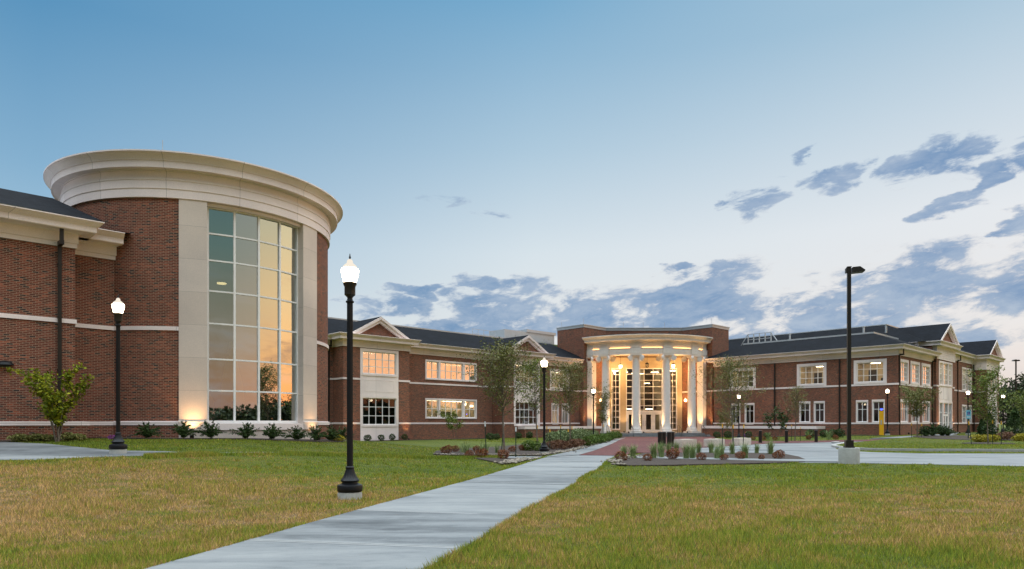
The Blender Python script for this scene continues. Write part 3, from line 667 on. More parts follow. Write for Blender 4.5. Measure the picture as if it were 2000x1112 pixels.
for q0, q1 in ((AL0, 31.35), (38.65, 50.95), (57.95, AL1)):
    cornice([AB(q0, bW), AB(q1, bW)]); 
    segs = [(q0, q1)]
    band([AB(q0, bW), AB(q1, bW)], ZM0, ZM1); 
    band([AB(q0, bW), AB(q1, bW)], ZW0, ZW1, .09)
    mb = MB(); mb.sweep([AB(q0, bW), AB(q1, bW)], [(0, ZB), (.05, ZB), (.05, ZW0), (0, ZW0)]); part(mb, 'wall', M['brick'])
gutter_pipe(wl, 30.9, -1.2, 6.98, .55)
lw = bW-.85
slope([W3(AL0, lw, 8.065), W3(AL1+.4, lw, 8.065), W3(AL1-1.0, lw+4.8, 10.28), W3(AL0, lw+4.8, 10.28)])
slope([W3(AL0, lw+4.8, 10.28), W3(AL1+3, lw+4.8, 10.28), W3(AL1+3, lw+16, 10.28), W3(AL0, lw+16, 10.28)], 'flash')
mb = MB(); mb.sweep([AB(AL0, lw+4.8), AB(AL1-1, lw+4.8)], [(-.1, 10.25), (.03, 10.25), (.03, 10.40), (-.1, 10.40)]); part(mb, 'roof_edge', M['flash'])
mb = MB(); mb.box(FL(lw+9), 60.5, 70.0, -3, 0, 10.2, 12.25); mb.box(FL(lw+9), 64.5, 70.2, -3.3, .12, 12.25, 12.6); part(mb, 'penthouse', M['flash'])
mb = MB(); fr = FL(lw+6)
for k in range(5): mb.box(fr, 52.5+k*.9, 52.54+k*.9, -.04, 0, 10.2, 11.2)
for z in (10.7, 11.2): mb.box(fr, 52.5, 56.14, -.038, -.002, z, z+.04)
part(mb, 'roof_railing', M['flash'])
# terrace wall in front of the wing's end
bT = 53.9
mb = MB(); mb.sweep([AB(53.3, bY-.05), AB(53.3, bT), AB(67.8, bT), AB(67.8, bT+3)], [(-.4, ZB), (0, ZB), (0, -.66), (-.4, -.66)]); part(mb, 'terrace_wall', M['brick'])
mb = MB(); mb.sweep([AB(53.3, bY-.05), AB(53.3, bT), AB(67.8, bT), AB(67.8, bT+3)], [(-.45, -.658), (.07, -.658), (.07, -.36), (-.45, -.36)]); part(mb, 'terrace_cap', M['trim'])

# --- towers and back wall of the entrance
TT = 12.5; TA, TBb = 65.9, 56.1; TRa, TRb = 77.6, 44.9
yC = 89.3; XL, XR = 12.3, 22.25
mb = MB()
def vwall(mb, p, q, z0, z1):
    L = math.dist(p, q); d = ((q[0]-p[0])/L, (q[1]-p[1])/L); wall(F(p, d), 0, L, z0, z1, (), mb=mb)
pts = [AB(TA, TBb+4.5), AB(TA, TBb), (XL, yC), (XR, yC), AB(TRa, TRb), AB(TRa+4.1, TRb)]
pt0, pt1 = AB(TA+9, TBb+4.5), AB(TRa+4.1, TRb+9)
for i in (0, 1, 3, 4): vwall(mb, pts[i], pts[i+1], ZB, TT)
vwall(mb, pt0, pts[0], ZB, TT); vwall(mb, pts[5], pt1, ZB, TT)
vwall(mb, pts[2], pts[3], 8.3, TT); part(mb, 'entrance_tower', M['brick'])
mb = MB(); mb.sweep([pt0]+pts+[pt1], [(-.3, TT-.40), (.05, TT-.40), (.07, TT-.12), (.12, TT-.10), (.12, TT), (-.6, TT+.02)]); part(mb, 'parapet_coping', M['flash'])
mb = MB(); mb.face([(p[0], p[1], EYE+TT-.2) for p in [pt0]+pts+[pt1]]); part(mb, 'roof', M['flat_roof'])
for i in (1, 3):
    band([pts[i], pts[i+1]], ZM0, ZM1)
band([pts[0], (pts[1][0], pts[1][1])], ZM0, ZM1); band([pts[4], pts[5]], ZM0, ZM1)
for x, y in (AB(TA, TBb), AB(TRa, TRb), AB(TA+.3, TBb+4), (14.6, yC), (17.2, yC), (20., yC)):
    mb = MB(); mb.tube([(x, y+.2, EYE+TT-.1), (x, y+.2, EYE+TT+.75)], .02, 6); part(mb, 'lightning_rod', M['flash'])
# tan recess with curtain wall and doors
PF = -1.20                                             # porch floor
fc = FC(yC-.10)
lw_ = (13.0, 14.13, PF+.35, 7.2); rw_ = (20.43, 21.56, PF+.35, 7.2); cw = (14.90, 19.66, PF+.02, 7.2)
wall(fc, XL+.02, XR-.02, PF-.5, 8.6, [lw_, rw_, cw], M['tan'], .3)
for q in (lw_, rw_):
    window(fc, *q, 2, 10, .05, gl='glass_lo', mat='white', bar=.075, lit=1, wallmat='interior', depth=6., proj=.03)
cwo = MB(); cwo.box(fc, cw[0], cw[0]+.10, -.2, .03, cw[2], cw[3]); cwo.box(fc, cw[1]-.10, cw[1], -.2, .03, cw[2], cw[3]); cwo.box(fc, cw[0]+.1, cw[1]-.1, -.2, .03, cw[3]-.10, cw[3]); wn = part(cwo, 'curtain_wall', M['white'])
fb = MB(); pb = MB(); cxs = [cw[0]+.1, 16.10, 17.28, 18.46, cw[1]-.1]; zz = [1.62, 2.3, 3.13, 3.96, 4.79, 5.62, 6.42, cw[3]-.1]
for x in cxs[1:4]: fb.box(fc, x-.045, x+.045, -.17, -.05, 1.5, cw[3]-.1)
for z in zz[:-1]:
    for i in range(4): fb.box(fc, cxs[i]+.0455*(i > 0), cxs[i+1]-.0455*(i < 3), -.165, -.055, z-.045, z+.045)
for i in range(4):
    for j in range(7):
        e = random.uniform(-.004, .004); pb.face([fc.P(cxs[i], -.11+e, zz[j]), fc.P(cxs[i+1], -.11-e, zz[j]), fc.P(cxs[i+1], -.11-e, zz[j+1]), fc.P(cxs[i], -.11+e, zz[j+1])])
fb.box(fc, cxs[0], cxs[-1], -.18, -.02, 1.36, 1.574)
part(fb, 'frame', M['white'], wn); part(pb, 'pane', M['glass_lo'], wn)
rb = MB(); P = fc.P
rb.face([P(14.2, -9, PF), P(20.4, -9, PF), P(20.4, -9, 7.6), P(14.2, -9, 7.6)]); rb.face([P(14.2, -.3, PF), P(14.2, -9, PF), P(14.2, -9, 7.6), P(14.2, -.3, 7.6)]); rb.face([P(20.4, -9, PF), P(20.4, -.3, PF), P(20.4, -.3, 7.6), P(20.4, -9, 7.6)])
rb.face([P(14.2, -9, 7.6), P(20.4, -9, 7.6), P(20.4, -.3, 7.6), P(14.2, -.3, 7.6)]); rb.face([P(14.2, -.3, PF), P(20.4, -.3, PF), P(20.4, -9, PF), P(14.2, -9, PF)])
rb.box(fc, 14.25, 20.35, -8.9, -4.6, 2.0, 2.5, M['interior_dark'])
for x in (15.0, 16.2, 18.6, 19.7): rb.box(fc, x, x+.5, -8.95, -8.9, 2.5, 5.0, M['bronze'])
for x in (15.6, 17.9): rb.box(fc, x, x+.85, -8.95, -8.9, PF, 1.0, M['bronze'])
rb.box(fc, 17.7, 18.2, -5.2, -4.7, PF, 7.5, M['interior'])
for x in np.arange(14.3, 20.3, .5): rb.box(fc, float(x), float(x)+.03, -4.6, -4.57, 2.5, 3.5, M['bronze'])
rb.box(fc, 14.3, 20.3, -4.60, -4.56, 3.5, 3.56, M['bronze'])
part(rb, 'room_interior', M['interior'], wn)
for x, d, z in ((15.2, -3.5, 6.9), (17.1, -5.5, 6.9), (19.4, -3.5, 6.9), (15.8, -3, 1.9), (18.6, -3.2, 1.9), (17.2, -2.2, 6.6), (15.3, -7, 5.6), (18.9, -7, 5.6)): lb = MB(); lb.box(fc, x-.5, x+.5, d-.15, d+.15, z, z+.05); part(lb, 'ceiling_light', M['ceil_light'], wn)
def door(s0, s1, hinge):
    mb = MB(); z0, z1 = PF+.03, 1.355; w = .22
    mb.box(fc, s0, s0+w, -.14, -.06, z0, z1); mb.box(fc, s1-w, s1, -.14, -.06, z0, z1); mb.box(fc, s0+w, s1-w, -.14, -.06, z1-.22, z1); mb.box(fc, s0+w, s1-w, -.14, -.06, z0, z0+.34)
    d = part(mb, 'door', M['white']); g = MB(); g.face([fc.P(a, -.1, z) for a, z in ((s0+w, z0+.34), (s1-w, z0+.34), (s1-w, z1-.22), (s0+w, z1-.22))]); part(g, 'pane', M['glass_lo'], d)
    h = MB(); x = s1-.11 if hinge == 'l' else s0+.11; h.box(fc, x-.02, x+.02, -.02, .03, .0-.35, .35); h.box(fc, x-.018, x+.018, -.06, -.02, -.33, -.29); h.box(fc, x-.018, x+.018, -.06, -.02, .29, .33); part(h, 'handle', M['flash'], d)
    return d
fr_ = MB()
for s0, s1 in ((cw[0]+.1, 15.05), (16.05, 16.15), (17.25, 17.31), (18.41, 18.51), (19.51, cw[1]-.1)): fr_.box(fc, s0, s1, -.17, -.04, PF+.02, 1.357)
part(fr_, 'door_frame', M['white'])
door(15.05, 16.05, 'l'); door(16.15, 17.25, 'l'); door(17.31, 18.41, 'r'); door(18.51, 19.51, 'l')
mb = MB(); mb.box(fc, 16.55, 16.82, -.094, -.09, .15, .52); part(mb, 'notice_sheet', M['white'])

# --- curved portico
PC = (17.07, 93.1); PR = 9.55
def pp(th, r): return (PC[0]+r*sin(rad(th)), PC[1]-r*cos(rad(th)))
CT = 8.45
arc = [pp(-49.5+99*i/60, PR) for i in range(61)]
mb = MB(); e = MB()
pr = [(-.62, CT), (.42, CT), (.42, CT+.26), (.45, CT+.27), (.45, CT+.66), (.50, CT+.68), (.52, CT+.76), (.42, CT+.80), (.42, CT+1.45), (.50, CT+1.49), (.56, CT+1.62), (.62, CT+1.66), (1.02, CT+1.68), (1.04, CT+1.72), (1.04, CT+1.92), (1.10, CT+1.95), (1.18, CT+2.08), (1.30, CT+2.22), (1.34, CT+2.23), (1.34, CT+2.34), (.3, CT+2.42), (-.62, CT+2.42)]
e.sweep(arc, pr); part(e, 'entablature', M['column'], None, 28)
mb = MB(); mb.face([(*p, EYE+CT+2.40) for p in [pp(-49.5+99*i/40, PR+1.2) for i in range(41)]]+[(XR, yC, EYE+CT+2.9), (XL, yC, EYE+CT+2.9)]); part(mb, 'roof', M['roof'])
mb = MB(); mb.face([(*p, EYE+CT+.30) for p in [pp(-49.5+99*i/40, PR-.3) for i in range(41)]][::-1]+[(XL, yC, EYE+CT+.30), (XR, yC, EYE+CT+.30)]); part(mb, 'porch_ceiling', M['tan'])
for q0, q1 in ((-44, -38.6), (-29.8, -15.4), (-6.9, 6.9), (15.4, 29.8), (38.6, 44)):
    cv = MB(); cv.sweep([pp(q0+(q1-q0)*i/10, PR) for i in range(11)], [(.43, CT+.765), (.51, CT+.765), (.51, CT+.795), (.43, CT+.795)]); part(cv, 'cove_light', M['cove'], None, 28)
for th in (-34.2, -11.17, 11.17, 34.2, -46.2, 46.2):      # plain blocks over each column
    x, y = pp(th, PR+.44); fr = F((x, y), (cos(rad(th)), sin(rad(th)))); mb = MB()
    for a0, a1, z0, z1, o in ((-.62, .62, CT+.12, CT+.78, .10), (-.5, .5, CT+.82, CT+1.44, .035)): mb.box(fr, a0, a1, -.2, o, z0, z1)
    part(mb, 'frieze_block', M['column'])
H = CT-PF
def column(th, square=False):
    x, y = pp(th, PR); mb = MB(); c = (x, y, EYE+PF); fr = F((x, y), (cos(rad(th)), sin(rad(th))))
    if square:
        mb.box(fr, -.42, .42, -.42, .42, PF+.55, CT-.56); sh = part(mb, 'pilaster', M['column'])
        bb = MB(); bb.box(fr, -.60, .60, -.60, .60, PF, PF+.26); bb.box(fr, -.53, .53, -.53, .53, PF+.26, PF+.42); bb.box(fr, -.47, .47, -.47, .47, PF+.42, PF+.55); part(bb, 'base', M['column'], sh)
    else:
        r0, r1 = .525, .445; st = [(r0+.06, .62), (r0+.02, .68), (r0, .74)]
        for k in range(1, 13):
            t = k/12; st.append((r0-(r0-r1)*(t**1.7), .74+(H-.74-.62)*t))
        st += [(r1+.04, H-.60), (r1+.04, H-.55), (r1, H-.52), (r1, H-.30)]
        mb.lathe(c, st, 32); sh = part(mb, 'column', M['column'], None, 30)
        bb = MB(); bb.box(fr, -.72, .72, -.72, .72, PF, PF+.20)
        bb.lathe(c, [(.70, .201)]+[(.63+.08*sin(pi*k/8), .21+.17*k/8) for k in range(9)]+[(.60, .40), (.59, .44)]+[(.59+.05*sin(pi*k/6), .45+.12*k/6) for k in range(7)]+[(.56, .60), (.56, .62)], 32); part(bb, 'base', M['column'], sh, 30)
    cb = MB(); ww = .70 if not square else .62; vr = .33
    cb.box(fr, -ww, ww, -ww, ww, CT-.13, CT-.004); cb.box(fr, -ww+.06, ww-.06, -ww+.06, ww-.06, CT-.22, CT-.131)
    if not square: cb.lathe((x, y, EYE+CT-.42), [(.44, 0), (.52, .05), (.56, .12), (.50, .2)], 24)
    for sx in (-1, 1):                                  # corner volutes, turned outwards at 45 degrees
        for sy in (-1, 1):
            vx, vy = fr.P(sx*(ww-.03), sy*(ww-.03), 0)[:2]; d = Vector((vx-x, vy-y, 0)).normalized(); cc = Vector((vx, vy, EYE+CT-.47)); 
            h = Vector((-d.y, d.x, 0)); ring = []
            for w_ in (-.13, .13):
                ring.append([cc+d*(vr*cos(2*pi*k/18))+Vector((0, 0, vr*sin(2*pi*k/18)))+h*w_ for k in range(18)])
            for k in range(18): cb.face([ring[0][k], ring[0][(k+1) % 18], ring[1][(k+1) % 18], ring[1][k]])
            for w_, s_ in ((-.13, -1), (.13, 1)):
                R_ = [cc+d*(vr*cos(2*pi*k/18))+Vector((0, 0, vr*sin(2*pi*k/18)))+h*w_ for k in range(18)]; r2 = [cc+d*(.23*cos(2*pi*k/18))+Vector((0, 0, .23*sin(2*pi*k/18)))+h*w_ for k in range(18)]; r3 = [p-h*(s_*.035) for p in r2]; r4 = [cc+h*(w_+s_*.0)+(p-cc-h*w_)*.42 for p in r2]
                for k in range(18):
                    k2 = (k+1) % 18; cb.face([R_[k], R_[k2], r2[k2], r2[k]]); cb.face([r2[k], r2[k2], r3[k2], r3[k]]); cb.face([r3[k], r3[k2], r4[k2], r4[k]])
                cb.face(r4)
    part(cb, 'capital', M['column'], sh, 35)
for th in (-34.2, -11.17, 11.17, 34.2): column(th)
for th in (-47.0, 47.0): column(th, True)
# porch floor, steps
fy = 82.5
mb = MB(); fp = [(11.4, fy), (23.3, fy), (24.3, 86.5), (22.2, 89.35), (12.3, 89.35), (10.8, 86.5)]
mb.face([(x, y, EYE+PF) for x, y in fp]); mb.sweep([(10.8, 86.5), (11.4, fy), (23.3, fy), (24.3, 86.5)], [(0, ZB), (0, PF)], None, False); part(mb, 'porch_floor', M['concrete'])
for k in range(3):
    mb = MB(); z = PF-.165*(k+1)+.0; o = .36*(k+1)
    mb.box(FC(fy), 11.4-.0*k, 23.3+.55*(k+1), o-.37, o, ZB, z); part(mb, 'step', M['concrete'])
def handrail(x, y0, y1):
    mb = MB(); z0 = EYE+PF; p = [(x, y0, z0-.5), (x, y0, z0+.35), (x, y0+.25, z0+.55), (x, y0+1.35, z0+.93), (x, y1, z0+.93), (x, y1, z0)]
    mb.tube(p, .028, 6); mb.tube([(x, (y0+y1)/2, z0-.2), (x, (y0+y1)/2, z0+.9)], .025, 6)
    r = mb.build('handrail', M['black']); return r
rails = [(11.6, 'black handrail at the left end of the entrance steps'), (14.55, 'black handrail in front of the second white column'), (20.3, 'black handrail right of the third white column'), (23.2, 'black handrail at the right end of the entrance steps')]
for x, lb_ in rails: tag(handrail(x, 81.6, 83.6), lb_, 'handrail', 'handrails on the entrance steps')

# --- right wing
aR, bC, aE = 77.0, 23.4, 88.7
wr = FR(aR); wu = FL(bC)
bl = 44.3
def sb(px): return -b_on(px, aR)
ups = [(sb(1425), sb(1476), 4.16, 6.66), (sb(1556.5), sb(1614), 4.16, 6.70), (sb(1667.5), sb(1731.8), 4.16, 6.72)]
los = [(sb(1427), sb(1446), -.16, 2.40), (sb(1454.5), sb(1473.5), -.16, 2.42), (sb(1561), sb(1582.6), .08, 2.46), (sb(1589.5), sb(1611), .08, 2.46), (sb(1671.8), sb(1695.5), .08, 2.46), (sb(1703), sb(1728), .08, 2.48)]
wall(wr, -bl, -bC, ZB, 7.02, ups+los)
for i, q in enumerate(ups): window(wr, *q, 4, 3, .30, .0, gl='glass_lo', lit=2 if i == 0 else 3, depth=4.2, mg=(.6, .6 if i < 2 else -.12))
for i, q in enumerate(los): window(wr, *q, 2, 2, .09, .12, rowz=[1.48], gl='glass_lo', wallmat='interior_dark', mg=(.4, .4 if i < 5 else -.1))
us = [(*rng_px(1756.0, 1774.0, bC), 4.16, 6.66), (*rng_px(1777.8, 1796, bC), 4.16, 6.66), (*rng_px(1799.4, 1816.5, bC), 4.16, 6.66)]
ls = [(*rng_px(1757.0, 1773.0, bC), .08, 2.5), (*rng_px(1779, 1795, bC), .08, 2.5), (*rng_px(1800.5, 1815.5, bC), .08, 2.5)]
wall(wu, aR, aE, ZB, 7.02, us+ls)
for i, q in enumerate(us): window(wu, *q, 4, 4, .30, blind=(.5, .3, .7)[i], gl='glass_hi', lit=1, depth=1.3, mg=(.05, .3))
for q in ls: window(wu, *q, 3, 2, .12, .14, gl='glass', rowz=[1.5], depth=1.3, mg=(.05, .3))
path = [AB(aR, bl), AB(aR, bC), AB(aE, bC)]
wall(F(AB(aR+3, bl), (-U[0], -U[1])), 0, 3, ZB, 7.02); wall(F(AB(aE, bC), N), 0, 2, ZB, 9.0)
cornice([AB(aR+1.2, bl), AB(aR, bl), AB(aR, bC), AB(aE, bC), AB(aE, bC+1.2)]); band([AB(aR+1.2, bl), *path, AB(aE, bC+1.2)], ZM0-.02, ZM1)
band([AB(aR+1.2, bl), *path, AB(aE, bC+1.2)], ZW0, ZW1, .09)
mb = MB(); mb.sweep(path, [(0, ZB), (.05, ZB), (.05, ZW0), (0, ZW0)]); part(mb, 'wall', M['brick'])
for px in (1513.5, 1640): gutter_pipe(wr, sb(px), -1.4, 6.98, .0)
gutter_pipe(wu, aR+.22, -1.2, 6.98, .5); gutter_pipe(wu, aE-.2, -1.2, 6.98, .5)
li, lb2 = aR-.85, bC-.85; cu = 4.4; zc = 9.9
slope([W3(li, bl+.85, 8.065), W3(li, lb2, 8.065), W3(li+cu, lb2+cu, zc), W3(li+cu, bl-2.2, zc)])
slope([W3(li, lb2, 8.065), W3(aE+.85, lb2, 8.065), W3(aE+.85, lb2+cu, zc), W3(li+cu, lb2+cu, zc)])
slope([W3(li+4, bl+.85, 8.065), W3(li, bl+.85, 8.065), W3(li+cu, bl-2.2, zc)])
slope([W3(li+cu, bl-2.2, zc), W3(li+cu, lb2+cu, zc), W3(aE+2, lb2+cu, zc), W3(aE+2, bl-2.2, zc)], 'flat_roof')
mb = MB(); mb.sweep([AB(li+cu, bl-2.0), AB(li+cu, lb2+cu), AB(aE, lb2+cu)], [(-.15, zc-.05), (.04, zc-.05), (.04, zc+.16), (-.15, zc+.16)]); part(mb, 'roof_edge', M['flash'])
fr = FR(li+cu+.6)
for b_ in (36.6, 28.2, 25.9): mb = MB(); x, y = AB(li+cu+.7, b_); mb.lathe((x, y, EYE+zc), [(.1, 0), (.1, .85), (.14, .86), (.14, .95)], 10); part(mb, 'vent_pipe', M['flash'])
mb = MB()
for k in range(5): mb.box(fr, -42.0+k*.75, -41.89+k*.75, -.08, 0, zc, zc+1.35)
for z in (.62, 1.29): mb.box(fr, -42.0, -38.92, -.075, -.005, zc+z, zc+z+.06)
for s0, s1 in ((-42.9, -42.0), (-38.92, -38.0)): mb.tube([fr.P(s0 if s0 < -42 else s1, -.04, zc), fr.P(s1 if s0 < -42 else s0, -.04, zc+1.3)], .05, 5)
part(mb, 'roof_railing', M['flash'])
# planter wall below the right wing
aP = 74.5
pw = [AB(aP, 44.5), AB(aP, 30.7), AB(aP+2.3, 30.7)]
mb = MB(); mb.sweep(pw, [(-.4, ZB), (0, ZB), (0, -.62), (-.4, -.62)]); part(mb, 'terrace_wall', M['brick'])
mb = MB(); mb.sweep(pw, [(-.45, -.618), (.07, -.618), (.07, -.31), (-.45, -.31)]); part(mb, 'terrace_cap', M['trim'])

# --- tall block at the right end with two gabled bays
bH, bB = 24.7, 23.1; TH = 9.38
wh, wbb = FL(bH), FL(bB); H0, H1 = 88.75, 120.5
wall(F(AB(H0, 57), (-N[0], -N[1])), 0, 57-bH, 5.5, 9.0)  # side wall above the lower roof
B2 = [(89.1, 96.5), (112.2, 119.8)]
prs = [(p0, p1) for p0, p1 in ((1878.5, 1887), (1888.5, 1897.5), (1905, 1912))]
q = [(a_on(p0, bH), a_on(p1, bH)) for p0, p1 in prs]
hu = [(a, b, 4.4, 7.55) for a, b in q]; hl = [(a, b, -.1, 2.5) for a, b in q]
wall(wh, 96.5, 112.2, ZB, 8.6, hu+hl); wall(wh, 119.8, H1+2, ZB, 8.6)
wall(F(AB(H1+2, bH), N), 0, 20, ZB, 8.6)
for w_ in hu: window(wh, *w_, 2, 4, .2, gl='glass', lit=1)
for w_ in hl: window(wh, *w_, 2, 3, .2, gl='glass')
band([AB(96.5, bH), AB(112.2, bH)], 4.22, 4.4); band([AB(96.5, bH), AB(112.2, bH)], ZW0, ZW1, .09)
cornice([AB(96.4, bH), AB(112.3, bH)], TH, 8.2, .75); gutter_pipe(wh, 104.6, -1.2, 8.2, .45)
for x0, x1 in B2:
    c = (x0+x1)/2; s0, s1 = c-2.75, c+2.75
    up = (s0, s1, 4.35, 7.25); pn = (s0, s1, 2.6, 4.35); lo = (s0, s1, ZB, 2.6)
    wall(wbb, x0, x1, ZB, 7.5, [up, pn, lo])
    for aa, sg in ((x0, 1), (x1, -1)): wall(F(AB(aa, bH+.3), (-N[0], -N[1])) if sg > 0 else F(AB(aa, bB), N), 0, bH+.3-bB, ZB, 8.6)
    window(wbb, *up, 6, 4, .22, gl='glass', lit=2, groups=(2, 3, 2)); mb = MB(); mb.box(wbb, s0, s1, -.2, .0, 2.603, 4.347)
    for k in range(3): u0 = s0+.25+(s1-s0-.3)*k/3; mb.box(wbb, u0, u0+(s1-s0)/3-.35, -.1, .03, 2.8, 4.2)
    part(mb, 'spandrel_panel', M['trim'])
    window(wbb, s0, s1, -1.2, 2.6, 6, 3, .22, gl='glass', groups=(2, 3, 2)); mb = MB(); mb.box(wbb, s0, s1, -.2, .02, ZB, -1.205); part(mb, 'spandrel_panel', M['trim'])
    dm = MB(); 
    for k in (0, 1): d0 = c-.95+k*.97; dm.box(wbb, d0, d0+.18, -.055, .01, -1.15, 1.05); dm.box(wbb, d0+.75, d0+.93, -.055, .01, -1.15, 1.05); dm.box(wbb, d0+.18, d0+.75, -.055, .01, .85, 1.05); dm.box(wbb, d0+.18, d0+.75, -.055, .01, -1.15, -.85)
    if x0 < 100: part(dm, 'door', M['white'])
    for z0, z1, o in ((4.23, 4.40, .05), (ZW0, ZW1, .09)):
        band([AB(x0, bH), AB(x0, bB), AB(s0-.005, bB)], z0, z1, o); band([AB(s1+.005, bB), AB(x1, bB), AB(x1, bH)], z0, z1, o)
    mb = MB(); pr = [(.0, 7.4), (.09, 7.4), (.09, 7.6)]
    for k in range(6): pr += [(.075, 7.61+k*.2), (.095, 7.62+k*.2), (.095, 7.80+k*.2)]
    pr += [(.2, 8.90), (.55, 8.90), (.55, 9.12), (.62, 9.2), (.72, 9.32), (.76, 9.33), (.76, TH+.03), (0, TH+.04)]
    mb.sweep([AB(x0, bH+.8), AB(x0, bB), AB(x1, bB), AB(x1, bH+.8)], pr); part(mb, 'cornice', M['trim'])
    gable(FL(bB), c, 4.05, TH+.04, 11.75, .55, 9.)
    gutter_pipe(F(AB(x0, bH+.3), (-N[0], -N[1])), .55, -1.1, 7.4, .35)
mb = MB(); mb.sweep([AB(H0, 57), AB(H0, bH)], CORN(TH, 8.75, ov=.75)); part(mb, 'cornice', M['trim'])
ch, zh = 6.0, 12.5; hl_, hb = H0-.75, bH-.75
slope([W3(hl_, 60, TH+.012), W3(hl_, hb, TH+.012), W3(hl_+ch, hb+ch, zh), W3(hl_+ch, 53, zh)]); slope([W3(hl_, hb, TH+.012), W3(122.5, hb, TH+.012), W3(118, hb+ch, zh-.2), W3(hl_+ch, hb+ch, zh)])
slope([W3(122.5, hb, TH+.012), W3(122.5, hb+30, TH), W3(118, hb+30, zh-.2), W3(118, hb+ch, zh-.2)])
slope([W3(hl_+ch, 53, zh), W3(hl_+ch, hb+ch, zh), W3(118, hb+ch, zh-.2), W3(118, 53, zh-.2)], 'flat_roof')
mb = MB(); mb.sweep([AB(hl_+ch, 53), AB(hl_+ch, hb+ch), AB(118, hb+ch)], [(-.15, zh-.05), (.04, zh-.05), (.04, zh+.08), (-.15, zh+.08)]); part(mb, 'roof_edge', M['flash'])

# ------------------------------------------------------------------ ground, paths, beds
def structure(o, name=None): o['kind'] = 'structure'; return o
def ground():
    xs = [-3000, -1200, -500, -200, -100]+list(range(-60, 131))+[180, 300, 700, 1500, 3000]
    ys = [-3000, -1000, -300, -100, -40, -15]+list(range(-4, 141))+[170, 250, 500, 1200, 4000]
    v = [(x, y, gz(x, y)) for y in ys for x in xs]; nx = len(xs)
    f = [(j*nx+i, j*nx+i+1, (j+1)*nx+i+1, (j+1)*nx+i) for j in range(len(ys)-1) for i in range(nx-1)]
    me = bpy.data.meshes.new('lawn_ground'); me.from_pydata(v, [], f); me.materials.append(M['lawn'])
    me.polygons.foreach_set('use_smooth', [True]*len(me.polygons))
    o = bpy.data.objects.new('lawn_ground', me); COL.objects.link(o); return structure(o)
ground()
SHEETS = []
def sheet(name, poly, mat, off=.02, skirt=.08, keep=True, kind='structure'):
    """a slab lying on the ground, outline in plan"""
    poly = [tuple(p[:2]) for p in poly]
    if keep: SHEETS.append(np.array(poly))
    bm = bmesh.new(); vs = [bm.verts.new((x, y, 0)) for x, y in poly]; f = bm.faces.new(vs); f.normal_update()
    if f.normal.z < 0: f.normal_flip()
    bmesh.ops.triangulate(bm, faces=bm.faces[:])
    x0, x1 = min(p[0] for p in poly), max(p[0] for p in poly); y0, y1 = min(p[1] for p in poly), max(p[1] for p in poly)
    for x in range(math.ceil(x0), math.floor(x1)+1): bmesh.ops.bisect_plane(bm, geom=bm.verts[:]+bm.edges[:]+bm.faces[:], plane_co=(x, 0, 0), plane_no=(1, 0, 0))
    for y in range(math.ceil(y0), math.floor(y1)+1): bmesh.ops.bisect_plane(bm, geom=bm.verts[:]+bm.edges[:]+bm.faces[:], plane_co=(0, y, 0), plane_no=(0, 1, 0))
    bmesh.ops.remove_doubles(bm, verts=bm.verts, dist=1e-4)
    for v in bm.verts: v.co.z = gz(v.co.x, v.co.y)+off
    if skirt:
        ed = [e for e in bm.edges if e.is_boundary]
        r = bmesh.ops.extrude_edge_only(bm, edges=ed)
        for v in [g for g in r['geom'] if isinstance(g, bmesh.types.BMVert)]: v.co.z -= skirt
    me = bpy.data.meshes.new(name); bm.to_mesh(me); bm.free(); me.materials.append(mat)
    ul = me.uv_layers.new(name='UVMap'); 
    for l in me.loops: c = me.vertices[l.vertex_index].co; ul.data[l.index].uv = (c.x*.7071+c.y*.7071, c.y*.7071-c.x*.7071)
    o = bpy.data.objects.new(name, me); COL.objects.link(o); o['kind'] = kind; return o
def gpl(*pts): return [gp(*p)[:2] for p in pts]
def smooth_poly(pts, n=6):
    out = []; k = len(pts)
    for i in range(k):
        p0, p1, p2, p3 = [Vector(pts[(i+j-1) % k]) for j in range(4)]
        for q in range(n):
            t = q/n; out.append(tuple(.5*((2*p1)+(p2-p0)*t+(2*p0-5*p1+4*p2-p3)*t*t+(3*p1-p0-3*p2+p3)*t**3)))
    return out
def xl(y): return .2348*y-5.32
def xr(y): return .2348*y-2.45
# the walk: separate slabs with tooled joints
walk = [(xl(2), 2), (xr(2), 2)]+[(xr(y)+.05*sin(y*.9), y) for y in np.linspace(4, 31.3, 16)]+[(xl(31.3), 31.3)]
sheet('walkway', walk, M['concrete'], .03)
ys = [5.6, 8.55, 11.5, 14.45, 17.4, 20.3, 23.2, 26.1, 29.0]
jm = MB(); jm.mat(M['joint']); jm.mat(M['joint_edge'])
for y, hw, dz_, mt in [q for y in ys for q in ((y, .065, .0335, M['joint_edge']), (y, .006, .0365, M['joint']))]:
    n = 5
    for i in range(n):
        xa, xb = xl(y)+.01+(2.66*i/n), xl(y)+.01+(2.66*(i+1)/n); zz_ = lambda x, yy: gz(x, yy)+dz_
        jm.face([(xa, y-hw-.235*(xa-xl(y)), zz_(xa, y)), (xb, y-hw-.235*(xb-xl(y)), zz_(xb, y)), (xb, y+hw-.235*(xb-xl(y)), zz_(xb, y)), (xa, y+hw-.235*(xa-xl(y)), zz_(xa, y))], mt)
structure(jm.build('walkway_joints', M['joint']))
